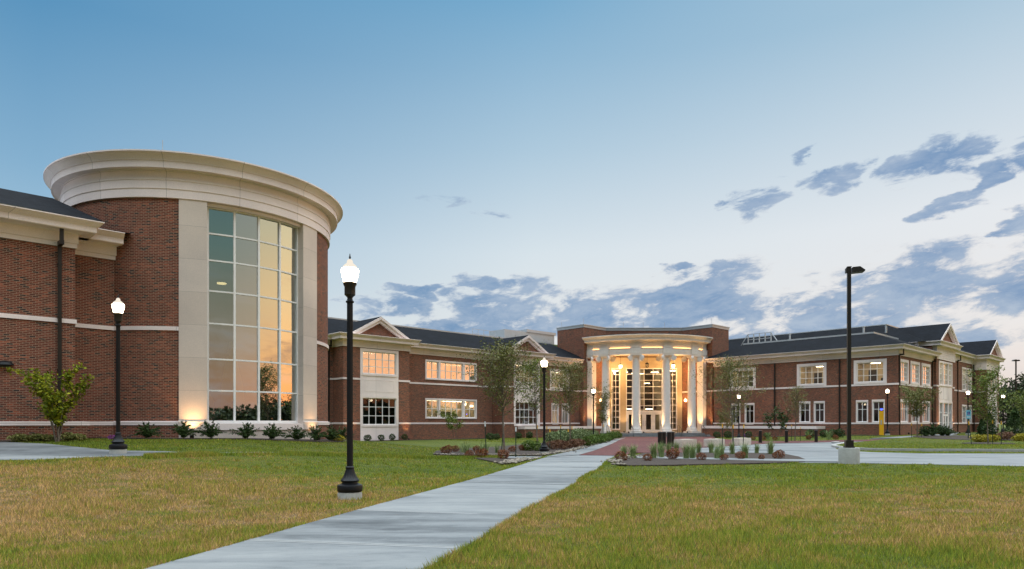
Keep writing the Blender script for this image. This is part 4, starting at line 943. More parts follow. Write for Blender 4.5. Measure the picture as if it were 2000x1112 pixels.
# path crossing in front of the beds, running to the left building
cr = gpl((1062, 892.6), (960, 891.5), (850, 890.5)) + [(-5.2, 27.5), (-7.6, 24.6), (-9.9, 21.6), (-12.4, 21.4), (-16.5, 24.2), (-19.3, 25.4), (-24, 27), (-24, 21), (-18, 19.2), (-13.2, 18.9), (-11.0, 20.0), (-9.75, 21.25), (-7.4, 24.25), (-5.0, 27.1)] + gpl((850, 894.6), (960, 896.0), (1060, 897.6))
sheet('cross_path', cr, M['concrete'], .015)
pave = gpl((1131, 890.8), (1213, 891.8), (1240, 886), (1340, 886), (1357, 877.2), (1400, 873.4), (1466, 869.4), (1541, 866.2), (1620, 864.6), (1700, 862.4), (1760, 858.5), (1758, 857.0), (1700, 859.8), (1600, 861.6), (1480, 862.6), (1390, 857.2))+[(25.2, 81.2), (11.6, 81.2), (10.9, 78.5)]+gpl((1216, 858.4))
sheet('paved_plaza', pave, M['paver'], .045)
sheet('plaza_edge', gpl((1062, 894.8), (1131, 890.6), (1216, 858.2), (1222, 855.6), (1206, 858.6), (1150, 872), (1096, 887.5)), M['concrete'], .05, keep=True)
road = gpl((1345, 886.5), (1357, 877), (1400, 873.2), (1466, 869.2), (1541, 866.0), (1620, 864.4), (1700, 862.2), (1716, 862.6), (1672, 866.8), (1640, 870.4), (1629, 874), (1634, 878), (1660, 881.5), (1700, 884.3), (1800, 886.6), (2100, 887.8), (2350, 887.8), (2350, 915), (2000, 912.2), (1800, 908), (1640, 905.2), (1530, 904.8), (1575, 901.5), (1560, 895), (1530, 888.5), (1450, 886.2))
sheet('driveway', road, M['concrete'], .025, .1)
# raised turf island with its kerb
isl = smooth_poly(gpl((1632, 873.6), (1668, 867.6), (1715, 862.8), (1765, 857.6), (1850, 852.5), (2050, 852), (2300, 858), (2350, 880), (2100, 881.5), (1800, 880.8), (1700, 879.4), (1655, 877.2)), 5)
def ribbon(name, pts, w, h, mat, base=-.1):
    """kerb along a plan line, following the ground"""
    mb = MB(); n = len(pts); L = 0.
    rows_ = []
    for i in range(n):
        a, b = Vector(pts[max(i-1, 0)]), Vector(pts[min(i+1, n-1)]); d = (b-a).normalized(); q = Vector((d.y, -d.x)); p = Vector(pts[i]); z = gz(p.x, p.y)
        rows_.append([(p.x+q.x*w/2, p.y+q.y*w/2, z+base), (p.x+q.x*w/2, p.y+q.y*w/2, z+h-.02), (p.x+q.x*(w/2-.03), p.y+q.y*(w/2-.03), z+h), (p.x-q.x*w/2, p.y-q.y*w/2, z+h), (p.x-q.x*w/2, p.y-q.y*w/2, z+base)])
    for i in range(n-1):
        for j in range(4): mb.face([rows_[i][j], rows_[i+1][j], rows_[i+1][j+1], rows_[i][j+1]])
    return structure(mb.build(name, mat))
kb = gpl((2350, 881.5), (2100, 883), (1900, 882.6), (1800, 882.2), (1740, 881.4), (1700, 880.6), (1672, 879.2), (1650, 877.4), (1634, 875.2), (1629, 873.2), (1636, 870.6), (1650, 868.8), (1668, 866.6))
kb = [tuple(p) for p in smooth_poly(kb, 5)[:-5]]
ribbon('kerb', kb, .34, .15, M['kerb']); sheet('turf_island', isl, M['lawn'], .13, .2, keep=False)
sheet('building_path', gpl((1700, 859.6), (1760, 855.6), (1810, 853.2), (1850, 850.0), (1862, 846.5), (1872, 846.5), (1868, 850.5), (1858, 853), (1880, 853.6), (1866, 855.6), (1790, 856.6), (1760, 858.6)), M['concrete'], .14)
# planting beds
bed_l = gpl((846, 889.5), (852, 882.5), (905, 877), (1000, 871), (1060, 866), (1130, 857.5), (1200, 853.8), (1222, 854.8), (1200, 859.2), (1146, 872.4), (1092, 886.4), (1056, 892.2), (950, 890.8))
bed_l2 = gpl((922, 896.0), (1036, 898.3), (1010, 903.5), (985, 908.5), (952, 901.5))
bed_r = gpl((1238, 893.2), (1256, 886.8), (1340, 885.6), (1450, 886), (1530, 888), (1560, 894), (1574, 900.0), (1400, 897))
bed_r2 = gpl((1200, 908), (1222, 897.8), (1245, 897.2), (1400, 900.4), (1572, 904.0), (1530, 906), (1420, 908.5), (1300, 911), (1215, 911.5))
for b_ in (bed_l, bed_l2, bed_r, bed_r2): sheet('mulch_bed', b_, M['mulch'], .05, .1)
sheet('bed_path', gpl((1240, 893.4), (1400, 897.0), (1574, 900.2), (1640, 901.6), (1640, 904.6), (1572, 904.0), (1400, 900.4), (1246, 897.2)), M['concrete'], .06)
for c, r in ((gp(1930, 870), 1.5), (gp(1925, 858.5), 5.)):
    sheet('mulch_bed', [(c[0]+r*1.15*cos(2*pi*i/20), c[1]+r*sin(2*pi*i/20)) for i in range(20)], M['mulch'], .16, .1, keep=False)
sheet('mulch_bed', gpl((1815, 858.5), (1850, 856.5), (1990, 856.6), (2060, 858), (2060, 860.5), (1900, 861.5), (1840, 861)), M['mulch'], .15, .1, keep=False)
sheet('mulch_bed', [AB(74.3, 44), AB(74.3, 24), AB(72.9, 24), AB(72.9, 44)], M['mulch'], .05, .1, keep=False)
sheet('mulch_bed', [AB(32, 54.9), AB(39, 54.9), AB(50.5, 56.6), AB(50.5, 55.0), AB(39.5, 53.6), AB(32, 53.6)], M['mulch'], .05, .1, keep=False)
sheet('mulch_bed', [rp(p, RR+.1) for p in np.linspace(-20, 95, 24)]+[rp(p, RR+1.25) for p in np.linspace(95, -20, 24)], M['mulch'], .04, .1, keep=False)
SHEETS.append(np.array([rp(p, RR+1.05) for p in np.linspace(-30, 100, 24)]+[rp(p, RR-1) for p in np.linspace(100, -30, 24)]))
sheet('mulch_bed', [AB(0, b1-.05), AB(6, b1-.05), AB(6, b1-.9), AB(0, b1-.8)], M['mulch'], .04, .1, keep=False)

def stones():
    bm = bmesh.new(); bmesh.ops.create_icosphere(bm, subdivisions=1, radius=1); tv = np.array([v.co[:] for v in bm.verts]); tf = np.array([[v.index for v in f.verts] for f in bm.faces]); bm.free()
    strips = [(gpl((1036, 897.6), (1008, 903.8), (986, 909))+[], .42, 190), (gpl((1000, 891.6), (1056, 891.4), (1092, 886.2), (1146, 872.2), (1200, 858.8)), .34, 620), (gpl((846, 890.2), (930, 891.0), (1010, 891.6)), .22, 110), (gpl((1196, 907), (1210, 900.5), (1236, 893.5)), .34, 150), (gpl((1200, 910), (1216, 911.6)), .2, 20)]
    vs = []
    for line, w, n in strips:
        line = [Vector(p) for p in line]; L = [0]
        for i in range(1, len(line)): L.append(L[-1]+(line[i]-line[i-1]).length)
        for _ in range(n):
            d = random.random()*L[-1]; i = max(k for k in range(len(L)) if L[k] <= d); i = min(i, len(line)-2)
            p = line[i].lerp(line[i+1], (d-L[i])/max(1e-6, L[i+1]-L[i])); p = p+Vector((random.gauss(0, w*.5), random.gauss(0, w*.5)))
            s = random.uniform(.03, .07)*(1.25 if p.y > 40 else 1); sc_ = np.array([s*random.uniform(.8, 1.4), s*random.uniform(.8, 1.3), s*.62]); t = tv*(1+rng.normal(0, .10, tv.shape))*sc_
            a = random.random()*6.3; R = np.array([[cos(a), -sin(a), 0], [sin(a), cos(a), 0], [0, 0, 1]]); t = t@R.T+np.array([p.x, p.y, gz(p.x, p.y)+.065+s*.2]); vs.append(t[tf].reshape(-1, 3))
    o = npmesh('river_stones', np.concatenate(vs), 3, M['rock']); bm = bmesh.new(); bm.from_mesh(o.data); bmesh.ops.remove_doubles(bm, verts=bm.verts, dist=1e-5); bm.to_mesh(o.data); bm.free()
    tag(o, 'tan river stones edging the walk and planting beds', 'gravel', kind='stuff')
stones()

def inside(P, poly):
    x, y = P[:, 0], P[:, 1]; r = np.zeros(len(P), bool); n = len(poly)
    for i in range(n):
        x1, y1 = poly[i]; x2, y2 = poly[(i+1) % n]
        if y1 == y2: continue
        c = ((y1 > y) != (y2 > y)) & (x < (x2-x1)*(y-y1)/(y2-y1)+x1); r ^= c
    return r
vgz = np.vectorize(gz)
def grass(n=760000, y0=5.6, y1=78.):
    u = rng.random(n); Y = y0*(y1/y0)**u                 # density falls with distance
    X = (rng.random(n)*2-1)*(.80*Y+np.where(Y < 40, 4.5, .6))
    P = np.stack([X, Y], 1)
    clump = rng.normal(0, 1, (n, 2))*.03
    P = P+clump; ok = np.ones(n, bool)
    for s in SHEETS: ok &= ~inside(P, s)
    bld = np.array([AB(-14, b1-.1), AB(6.2, b1-.1), AB(6.3, b2), AB(40, 33), AB(40, 70), AB(-14, 70)]); ok &= ~inside(P, bld); ok &= ((P[:, 0]-RC[0])**2+(P[:, 1]-RC[1])**2) > (RR+.1)**2
    # longer unmown fringe along the front edge of the cross path
    line = np.array([(-10.7, 19.9), (-9.6, 21.1), (-7.3, 24.05), (-4.9, 26.85), (-2.9, 28.4), (-.6, 28.9)]); m = 26000; q = rng.random(m)*(len(line)-1.001); i = q.astype(int); fr_ = (q-i)[:, None]
    E = line[i]*(1-fr_)+line[i+1]*fr_+np.abs(rng.normal(0, .22, (m, 1)))*np.array([.6, -.8])+rng.normal(0, .05, (m, 2)); tall = np.concatenate([np.zeros(n, bool), np.ones(m, bool)]); gapm = (q > 1.15) & (q < 1.75)
    P = np.concatenate([P, E]); ok = np.concatenate([ok, ~(gapm & (rng.random(m) < .7))])
    # coarse tufts scattered through the lawn, and ragged grass along both edges of the walk
    nc = 900; cy = 6.*(30/6.)**rng.random(nc); cx = (rng.random(nc)*2-1)*.8*cy; nb = 34
    T = np.repeat(np.stack([cx, cy], 1), nb, 0)+rng.normal(0, .045, (nc*nb, 2)); okT = np.ones(len(T), bool)
    for s in SHEETS: okT &= ~inside(T, s)
    me_ = 22000; ey = 5.6*(31/5.6)**rng.random(me_); sd = rng.random(me_) < .5; ex = np.where(sd, xl(ey)-np.abs(rng.normal(0, .05, me_))+.01, xr(ey)+.05*np.sin(ey*.9)+np.abs(rng.normal(0, .06, me_))-.02)
    keep = (.5+.5*np.sin(ey*2.1+sd*2)*np.sin(ey*.83)) > rng.random(me_)*.9
    P = np.concatenate([P, T, np.stack([ex, ey], 1)]); ok = np.concatenate([ok, okT, keep]); tall = np.concatenate([tall, np.zeros(len(T)+me_, bool)]); mid = np.concatenate([np.zeros(len(P)-len(T)-me_, bool), np.ones(len(T)+me_, bool)])
    P = P[ok]; tall = tall[ok]; mid = mid[ok]; k = len(P); Y = P[:, 1]; Z = vgz(P[:, 0], P[:, 1])+np.where(inside(P, isl), .13, 0.)
    patch = .5+.5*np.sin(P[:, 0]*1.3+np.sin(P[:, 1]*.9)*1.7)*np.sin(P[:, 1]*1.1+np.sin(P[:, 0]*.7)*2)
    h = (.035+.05*rng.random(k))*(.40+1.0*patch)*np.where(Y > 19, .75, 1.0)*np.where(Y > 45, .8, 1.); h[rng.random(k) < .03] *= 1.7; h[tall] = .085+.06*rng.random(tall.sum()); h[mid] = .05+.055*rng.random(mid.sum())
    w = .0024*(1+Y/6.5)*(.7+.6*rng.random(k)); a = rng.random(k)*2*pi; lean = (rng.random(k)*.9)*h; la = rng.random(k)*2*pi
    V = np.zeros((k, 3, 3)); dx, dy = np.cos(a)*w, np.sin(a)*w
    V[:, 0] = np.stack([P[:, 0]-dx, P[:, 1]-dy, Z-.005], 1); V[:, 1] = np.stack([P[:, 0]+dx, P[:, 1]+dy, Z-.005], 1)
    V[:, 2] = np.stack([P[:, 0]+np.cos(la)*lean, P[:, 1]+np.sin(la)*lean, Z+h], 1)
    o = npmesh('grass', V.reshape(-1, 3), 3, M['blades']); tag(o, 'short lawn grass, green with dry brown patches', 'grass', kind='stuff')
grass()

# ------------------------------------------------------------------ lamps
def lathe_obj(name, prof, mat, parent, k=24, flute=0, fl=None, smooth=35):
    mb = MB(); mb.lathe((0, 0, 0), prof, k, None, flute, fl); return mb.build(name, M[mat], parent, smooth)
def street_lamp(label, loc):
    t = thing('street_lamp', label, 'street lamp', loc, 0, 'acorn street lamps along the walks')
    lathe_obj('footing', [(.235, -.3), (.235, .12), (.225, .135)], 'conc_raw', t)
    lathe_obj('base', [(.17, .135), (.24, .15), (.245, .165), (.245, .255), (.235, .275), (.20, .285), (.155, .305), (.15, .33), (.178, .345), (.182, .365), (.165, .39), (.135, .43), (.108, .49), (.088, .55), (.078, .585), (.082, .59), (.084, .62), (.066, .64)], 'black', t, 32, .07, (.37, .585))
    lathe_obj('pole', [(.0615, .63), (.060, 1.2), (.058, 3.84), (.078, 3.85), (.080, 3.875), (.06, 3.89), (.05, 3.93), (.058, 3.96)], 'black', t, 32, .10, (.7, 3.84))
    lathe_obj('fitter', [(.06, 3.955), (.095, 3.99), (.108, 4.0), (.108, 4.16), (.128, 4.20), (.132, 4.235), (.12, 4.243)], 'bronze', t, 24, .05, (3.99, 4.17))
    gl = lathe_obj('globe', [(.12, 4.245), (.126, 4.26), (.150, 4.35), (.170, 4.46), (.172, 4.485), (.155, 4.51), (.135, 4.525)], 'globe', t, 24)
    lathe_obj('globe_dome', [(.135, 4.526), (.142, 4.545), (.12, 4.575), (.085, 4.605), (.058, 4.625), (.06, 4.65), (.045, 4.685), (.02, 4.70)], 'dome', t, 24)
    lathe_obj('finial', [(.022, 4.70), (.012, 4.72), (.024, 4.74), (.012, 4.76), (.010, 4.79), (.0, 4.82)], 'black', t, 10)
    return t
lamp_at = [(683.5, 13.4, 'tallest black lamp standing in the lawn beside the walk'), (231, 20.6, 'black lamp on the lawn before the left brick wall'), (1063, 33.2, 'black lamp in the mulch bed left of the red pavers'), (1159, 58.5, 'black lamp left of the white entrance columns'),
           (1443, 71.0, 'black lamp behind the young tree by the right wing'), (1733, 69.0, 'black lamp beside the yellow emergency pillar'), (1890.5, 72.5, 'black lamp behind the teal parking sign'), (1959, 82.0, 'rightmost lit black lamp, behind the staked tree')]
l0 = None
for px, y, lb_ in lamp_at:
    p = at(px, y); zl = p[2]
    if px > 1700: zl += .06
    if l0 is None: l0 = street_lamp(lb_, (p[0], p[1], zl))
    else: dup(l0, (p[0], p[1], zl), 0, lb_)
# tall parking-lot lights
def pole_light(label, loc, h, heads, base=True, rz=0):
    t = thing('parking_light', label, 'parking light', loc, rz)
    if base: lathe_obj('concrete_base', [(.36, -.5), (.36, .57), (.34, .60)], 'conc_raw', t, 32)
    z0 = .6 if base else 0.; fr = F((0, 0), (1, 0)); E = -EYE
    mb = MB(); mb.box(fr, -.16, .16, -.16, .16, E+z0, E+z0+.06); mb.box(fr, -.13, .13, -.13, .13, E+z0+.06, E+z0+.28); mb.build('base_cover', M['bronze'], t)
    mb = MB(); mb.box(fr, -.062, .062, -.062, .062, E+z0+.28, E+h); mb.box(fr, -.075, .075, -.075, .075, E+h, E+h+.03); mb.build('pole', M['bronze'], t)
    for sg in heads:
        mb = MB(); P = lambda a, o, z: (sg*a, o, z)
        f = [(.09, h-.22), (.09, h-.02), (.34, h+.0), (.52, h-.14), (.50, h-.19)]
        A_ = [P(a, -.17, z) for a, z in f]; B_ = [P(a, .17, z) for a, z in f]
        if sg < 0: A_, B_ = B_, A_
        mb.face(A_); mb.face(B_[::-1])
        for k in range(5): mb.face([A_[k], B_[k], B_[(k+1) % 5], A_[(k+1) % 5]][::-1])
        mb.build('lamp_head', M['bronze'], t)
        if len(heads) == 1: mb = MB(); mb.box(fr, -.10*sg-.02, -.10*sg+.03, -.09, .09, E+h-.2, E+h-.03); mb.build('bracket', M['bronze'], t)
    return t
pole_light('tall black parking light on a round concrete base at the driveway edge', at(1658, 25.3), 7.28, (1,), True, rad(-12))
pole_light('far black parking light with two heads behind the trees', at(1984, 92), 9.8, (-1, 1), True, rad(10))

# ------------------------------------------------------------------ small site objects
def bollard_proto(label, loc):
    t = thing('bollard', label, 'bollard', loc, 0, 'dark bollards round the plaza')
    lathe_obj('post', [(.15, 0), (.15, .05), (.135, .06), (.135, .86), (.125, .865), (.125, .885)], 'bronze', t, 24); lathe_obj('cap', [(.14, .88), (.145, .89), (.145, .97), (.12, 1.0), (.0, 1.01)], 'bronze', t, 24)
    lathe_obj('foot_plate', [(.2, -.03), (.2, .012), (.15, .014)], 'bronze', t, 16)
    return t
bl_at = [(1485, 55.5, 'bollard on the kerb line, leftmost of the three by the driveway'), (1536, 56.5, 'middle bollard of the three along the driveway'), (1594, 57.5, 'rightmost bollard of the three along the driveway'),
         (1289, 41.5, 'front left bollard of the close group of four on the pavers'), (1297, 47.0, 'rear left bollard of the close group of four on the pavers'), (1307, 40.5, 'front right bollard of the close group of four on the pavers'), (1313.5, 45.5, 'rear right bollard of the close group of four on the pavers')]
b0 = None
for px, y, lb_ in bl_at:
    p = at(px, y); p = (p[0], p[1], p[2]+.04)
    if b0 is None: b0 = bollard_proto(lb_, p)
    else: dup(b0, p, 0, lb_)
def bench(label, loc, rz):
    mb = MB(); fr = F((0, 0), (1, 0)); mb.box(fr, -.75, .75, -.33, .33, -EYE-.05, -EYE+.52); o = mb.build('stone_bench', M['rock_plain'])
    bm = bmesh.new(); bm.from_mesh(o.data); bmesh.ops.bevel(bm, geom=bm.edges[:], offset=.03, segments=2, affect='EDGES'); bmesh.ops.subdivide_edges(bm, edges=bm.edges[:], cuts=2, use_grid_fill=True)
    for v in bm.verts: v.co += Vector((random.uniform(-1, 1), random.uniform(-1, 1), random.uniform(-1, 1)))*.006
    bm.to_mesh(o.data); bm.free(); o.location = loc; o.rotation_euler = (0, 0, rz); return tag(o, label, 'bench', 'limestone block benches')
for px, y, lb_ in ((1338.5, 43.5, 'limestone block bench nearest the bollards'), (1395, 46.5, 'middle limestone block bench beside the driveway'), (1448, 50.5, 'farthest limestone block bench, behind the staked tree')):
    p = at(px, y); bench(lb_, (p[0], p[1], p[2]+.04), rad(37))
def pillar():
    p = at(1721.5, 68.4); t = thing('emergency_phone', 'yellow emergency phone pillar with a blue lamp on top', 'phone pillar', (p[0], p[1], p[2]+.05), rad(-35)); E = -EYE; fr = F((0, 0), (1, 0))
    mb = MB(); mb.box(fr, -.19, .19, -.15, .15, E, E+2.45); mb.build('post', M['yellow'], t); mb = MB(); mb.box(fr, -.20, .20, -.16, .16, E+2.45, E+2.50); mb.box(fr, -.17, .17, -.13, .13, E+2.66, E+2.70); mb.build('cap', M['bronze'], t)
    lathe_obj('blue_lamp', [(.09, 2.50), (.10, 2.53), (.10, 2.63), (.08, 2.66)], 'blue_lamp', t, 16)
    mb = MB(); mb.box(fr, -.06, .06, .15, .17, E+1.05, E+1.5); mb.build('call_panel', M['flash'], t)
pillar()
def sign():
    p = at(1891, 58.0); t = thing('parking_sign', 'teal parking sign with a dark blue wheelchair symbol on a post', 'sign', (p[0], p[1], p[2]+.1), 0); E = -EYE; fr = F((0, 0), (1, 0))
    mb = MB(); mb.box(fr, -.03, .03, -.03, .03, E, E+2.45); mb.build('post', M['green_post'], t); mb = MB(); mb.box(fr, -.2, .2, .03, .04, E+1.72, E+2.45); mb.build('panel', M['sign_blue'], t)
    mb = MB(); d = .045
    mb.box(fr, -.11, .11, .04, .044, E+2.04, E+2.30); o = mb.build('symbol_field', M['sign_dark'], t)
    mb = MB(); 
    c = [(-.01+.06*cos(a), .0445, 2.12+.06*sin(a)) for a in np.linspace(2.4, 6.0, 12)]; fc_ = lambda q: (q[0], -q[1], q[2])
    mb.tube([fc_(q) for q in c], .009, 5); mb.tube([fc_(q) for q in ((-.025, .0445, 2.235), (-.015, .0445, 2.15), (.035, .0445, 2.15), (.06, .0445, 2.085))], .011, 5); mb.lathe((-.028, -.0445, 2.25), [(0, -.02), (.018, 0), (0, .02)], 8); mb.build('wheelchair_symbol', M['cap_white'], t)
    mb = MB(); mb.box(fr, -.16, .16, .04, .043, E+1.82, E+1.86); mb.box(fr, -.16, .16, .04, .043, E+1.90, E+1.94); mb.build('text_line', M['cap_white'], t)
sign()
def wall_pack():
    s = a_on(9, b1); mb = MB(); x, y, z = w1.P(s, .02, 2.20); t = thing('wall_light', 'dark dome wall light on the left brick wall', 'wall light', (x, y, z)); fr = F((0, 0), U)
    k = 14; rows_ = []
    for j in range(5):
        e = j/4*pi/2; rows_.append([fr.P(.30*cos(e)*cos(pi*i/k)*1.0, .24*cos(e)*sin(pi*i/k), -EYE+.17*sin(e)) for i in range(k+1)])
    for j in range(4):
        for i in range(k): mb.face([rows_[j][i+1], rows_[j][i], rows_[j+1][i], rows_[j+1][i+1]])
    mb.face(rows_[0]); mb.build('hood', M['black'], t, 40); mb = MB(); mb.box(fr, -.15, .15, -.02, .03, -EYE-.08, -EYE+.0); mb.build('back_plate', M['bronze'], t)
wall_pack()
def spot(parent, loc, tgt, power, angle, blend=.6, col=(1., .58, .24), r=.06):
    d = bpy.data.lights.new('uplight_beam', 'SPOT'); d.energy = power; d.spot_size = rad(angle); d.spot_blend = 1.0; d.color = col; d.shadow_soft_size = r
    o = bpy.data.objects.new('uplight_beam', d); COL.objects.link(o); o.parent = parent; o.location = loc
    o.rotation_euler = (Vector(tgt)-Vector(loc)).to_track_quat('-Z', 'Y').to_euler(); return o
def uplight(label, p, d, power=160, angle=70, group=None, lean=.25):
    """ground fixture: short drum, hood, glowing lens; d = direction to the wall it washes"""
    t = thing('uplight', label, 'uplight', p, math.atan2(d[1], d[0]), group)
    lathe_obj('drum', [(.085, -.05), (.085, .10), (.095, .11), (.095, .13), (.075, .132)], 'bronze', t, 16); lathe_obj('lens', [(.074, .125), (.0, .128)], 'uplight', t, 16)
    spot(t, (0, 0, .16), (lean, 0, 1.16), power, angle); return t
for ph, lb_, pw_ in ((19.7, 'ground uplight at the foot of the left stone pier of the tower', 330), (74.2, 'ground uplight at the foot of the right stone pier of the tower', 150)):
    x, y = rp(ph, RR+.50); uplight(lb_, (x, y, gz(x, y)+.03), (RC[0]-x, RC[1]-y), pw_*.62, 96, 'ground uplights', .20)
for a_, lb_ in ((BAY[0][0]+.75, 'ground uplight left of the near gabled bay window'), (BAY[0][1]-.5, 'ground uplight right of the near gabled bay window')):
    x, y = AB(a_, bY-.6); uplight(lb_, (x, y, gz(x, y)+.03), N, 150, 60, 'ground uplights')
for a_, lb_ in ((89.6, 'ground uplight left of the tall gabled bay by the side entrance'), (96.0, 'ground uplight right of the tall gabled bay by the side entrance')):
    x, y = AB(a_, bB-.7); uplight(lb_, (x, y, gz(x, y)+.03), N, 260, 60, 'ground uplights')
x, y = AB(77.6, bC-.8); uplight('ground uplight at the corner of the right wing', (x, y, gz(x, y)+.16), N, 60, 60, 'ground uplights')
zf = EYE+PF+.055
names = ['far left pilaster', 'first white column from the left', 'second white column from the left', 'third white column from the left', 'fourth white column from the left', 'far right pilaster']
for th, nm in zip((-47, -34.2, -11.17, 11.17, 34.2, 47), names):
    for k in (-1, 1):
        sg = 1 if th > 0 else -1
        x, y = pp(th+k*5.4, PR+.12) if abs(th) < 40 else pp(th-sg*(.6 if k == sg else 6.0), PR+(1.35 if k == sg else .15)); cx_, cy_ = pp(th, PR)
        uplight(f"porch floor uplight {'left' if k < 0 else 'right'} of the {nm}", (x, y, zf), (cx_-x, cy_-y), 1250 if abs(th) < 40 else 1000, 54, 'porch floor uplights', .12)
for x, nm in ((14.5, 'left'), (20.05, 'right')): uplight(f'porch floor uplight washing the {nm} tan wall strip', (x, yC-1.0, zf), (0, 1), 300, 60, 'porch floor uplights', .3)
def lantern(label, loc, lit, drop):
    t = thing('hanging_lantern', label, 'lantern', loc, 0, 'lanterns hanging in the porch')
    mb = MB(); mb.tube([(0, 0, .0), (0, 0, drop)], .015, 5); mb.build('rod', M['black'], t)
    lathe_obj('hood', [(.26, -.12), (.24, -.06), (.12, .02), (.05, .06), (.03, .1)], 'black', t, 8, smooth=20); lathe_obj('glass', [(.14, -.52), (.20, -.42), (.22, -.13)], 'lantern' if lit else 'glass_lo', t, 8, smooth=20)
    lathe_obj('bottom_finial', [(.0, -.64), (.05, -.58), (.15, -.53), (.15, -.51)], 'black', t, 8)
    mb = MB()
    for k in range(8): a = 2*pi*k/8; mb.tube([(.145*cos(a), .145*sin(a), -.52), (.205*cos(a), .205*sin(a), -.42), (.228*cos(a), .228*sin(a), -.12)], .012, 4)
    mb.build('cage', M['black'], t)
    if lit:
        d = bpy.data.lights.new('lantern_bulb', 'POINT'); d.energy = 520; d.color = (1, .60, .26); d.shadow_soft_size = .2; o = bpy.data.objects.new('lantern_bulb', d); COL.objects.link(o); o.parent = t; o.location = (0, 0, -.75)
for px, py, y, lit, lb_ in ((1212, 716, 87.0, True, 'lit hanging lantern left in the porch'), (1263.8, 714, 85.5, False, 'unlit dark lantern hanging in the middle of the porch'), (1315, 715, 87.0, True, 'lit hanging lantern right in the porch')):
    z = EYE+(827-py)/1333*y+.3; lantern(lb_, ((px-1000)/1333*y, y, z), lit, EYE+CT+.28-z)
def sconce(fr, s, label):
    x, y, z = fr.P(s, 0, 2.75); t = thing('wall_sconce', label, 'wall light', (x, y, z)); f2 = F((0, 0), fr.d); E = -EYE
    mb = MB(); mb.box(f2, -.09, .09, .0, .04, E-.25, E+.2)
    for sg in (-1, 1): mb.tube([f2.P(0, .04, E-.15), f2.P(sg*.12, .2, E-.22), f2.P(sg*.26, .28, E-.05), f2.P(sg*.26, .28, E+.05)], .022, 6)
    mb.build('bracket', M['black'], t)
    for sg in (-1, 1):
        g = MB(); q = f2.P(sg*.26, .28, E+.05); g.lathe(q, [(.06, 0), (.14, .06), (.17, .16), (.12, .28), (.05, .36), (0, .4)], 16); g.build('globe', M['lantern'], t, 40)
    d = bpy.data.lights.new('sconce_bulb', 'POINT'); d.energy = 90; d.color = (1, .58, .24); d.shadow_soft_size = .15; o = bpy.data.objects.new('sconce_bulb', d); COL.objects.link(o); o.parent = t; o.location = f2.P(0, .75, E+.25)
L_ = math.dist(pts[3], pts[4]); d_ = ((pts[4][0]-pts[3][0])/L_, (pts[4][1]-pts[3][1])/L_); sconce(F(pts[3], d_), .95, 'two-globe brass sconce on the brick right of the doors')
L_ = math.dist(pts[1], pts[2]); d_ = ((pts[2][0]-pts[1][0])/L_, (pts[2][1]-pts[1][1])/L_); sconce(F(pts[1], d_), L_-1.2, 'two-globe brass sconce on the brick left of the doors')

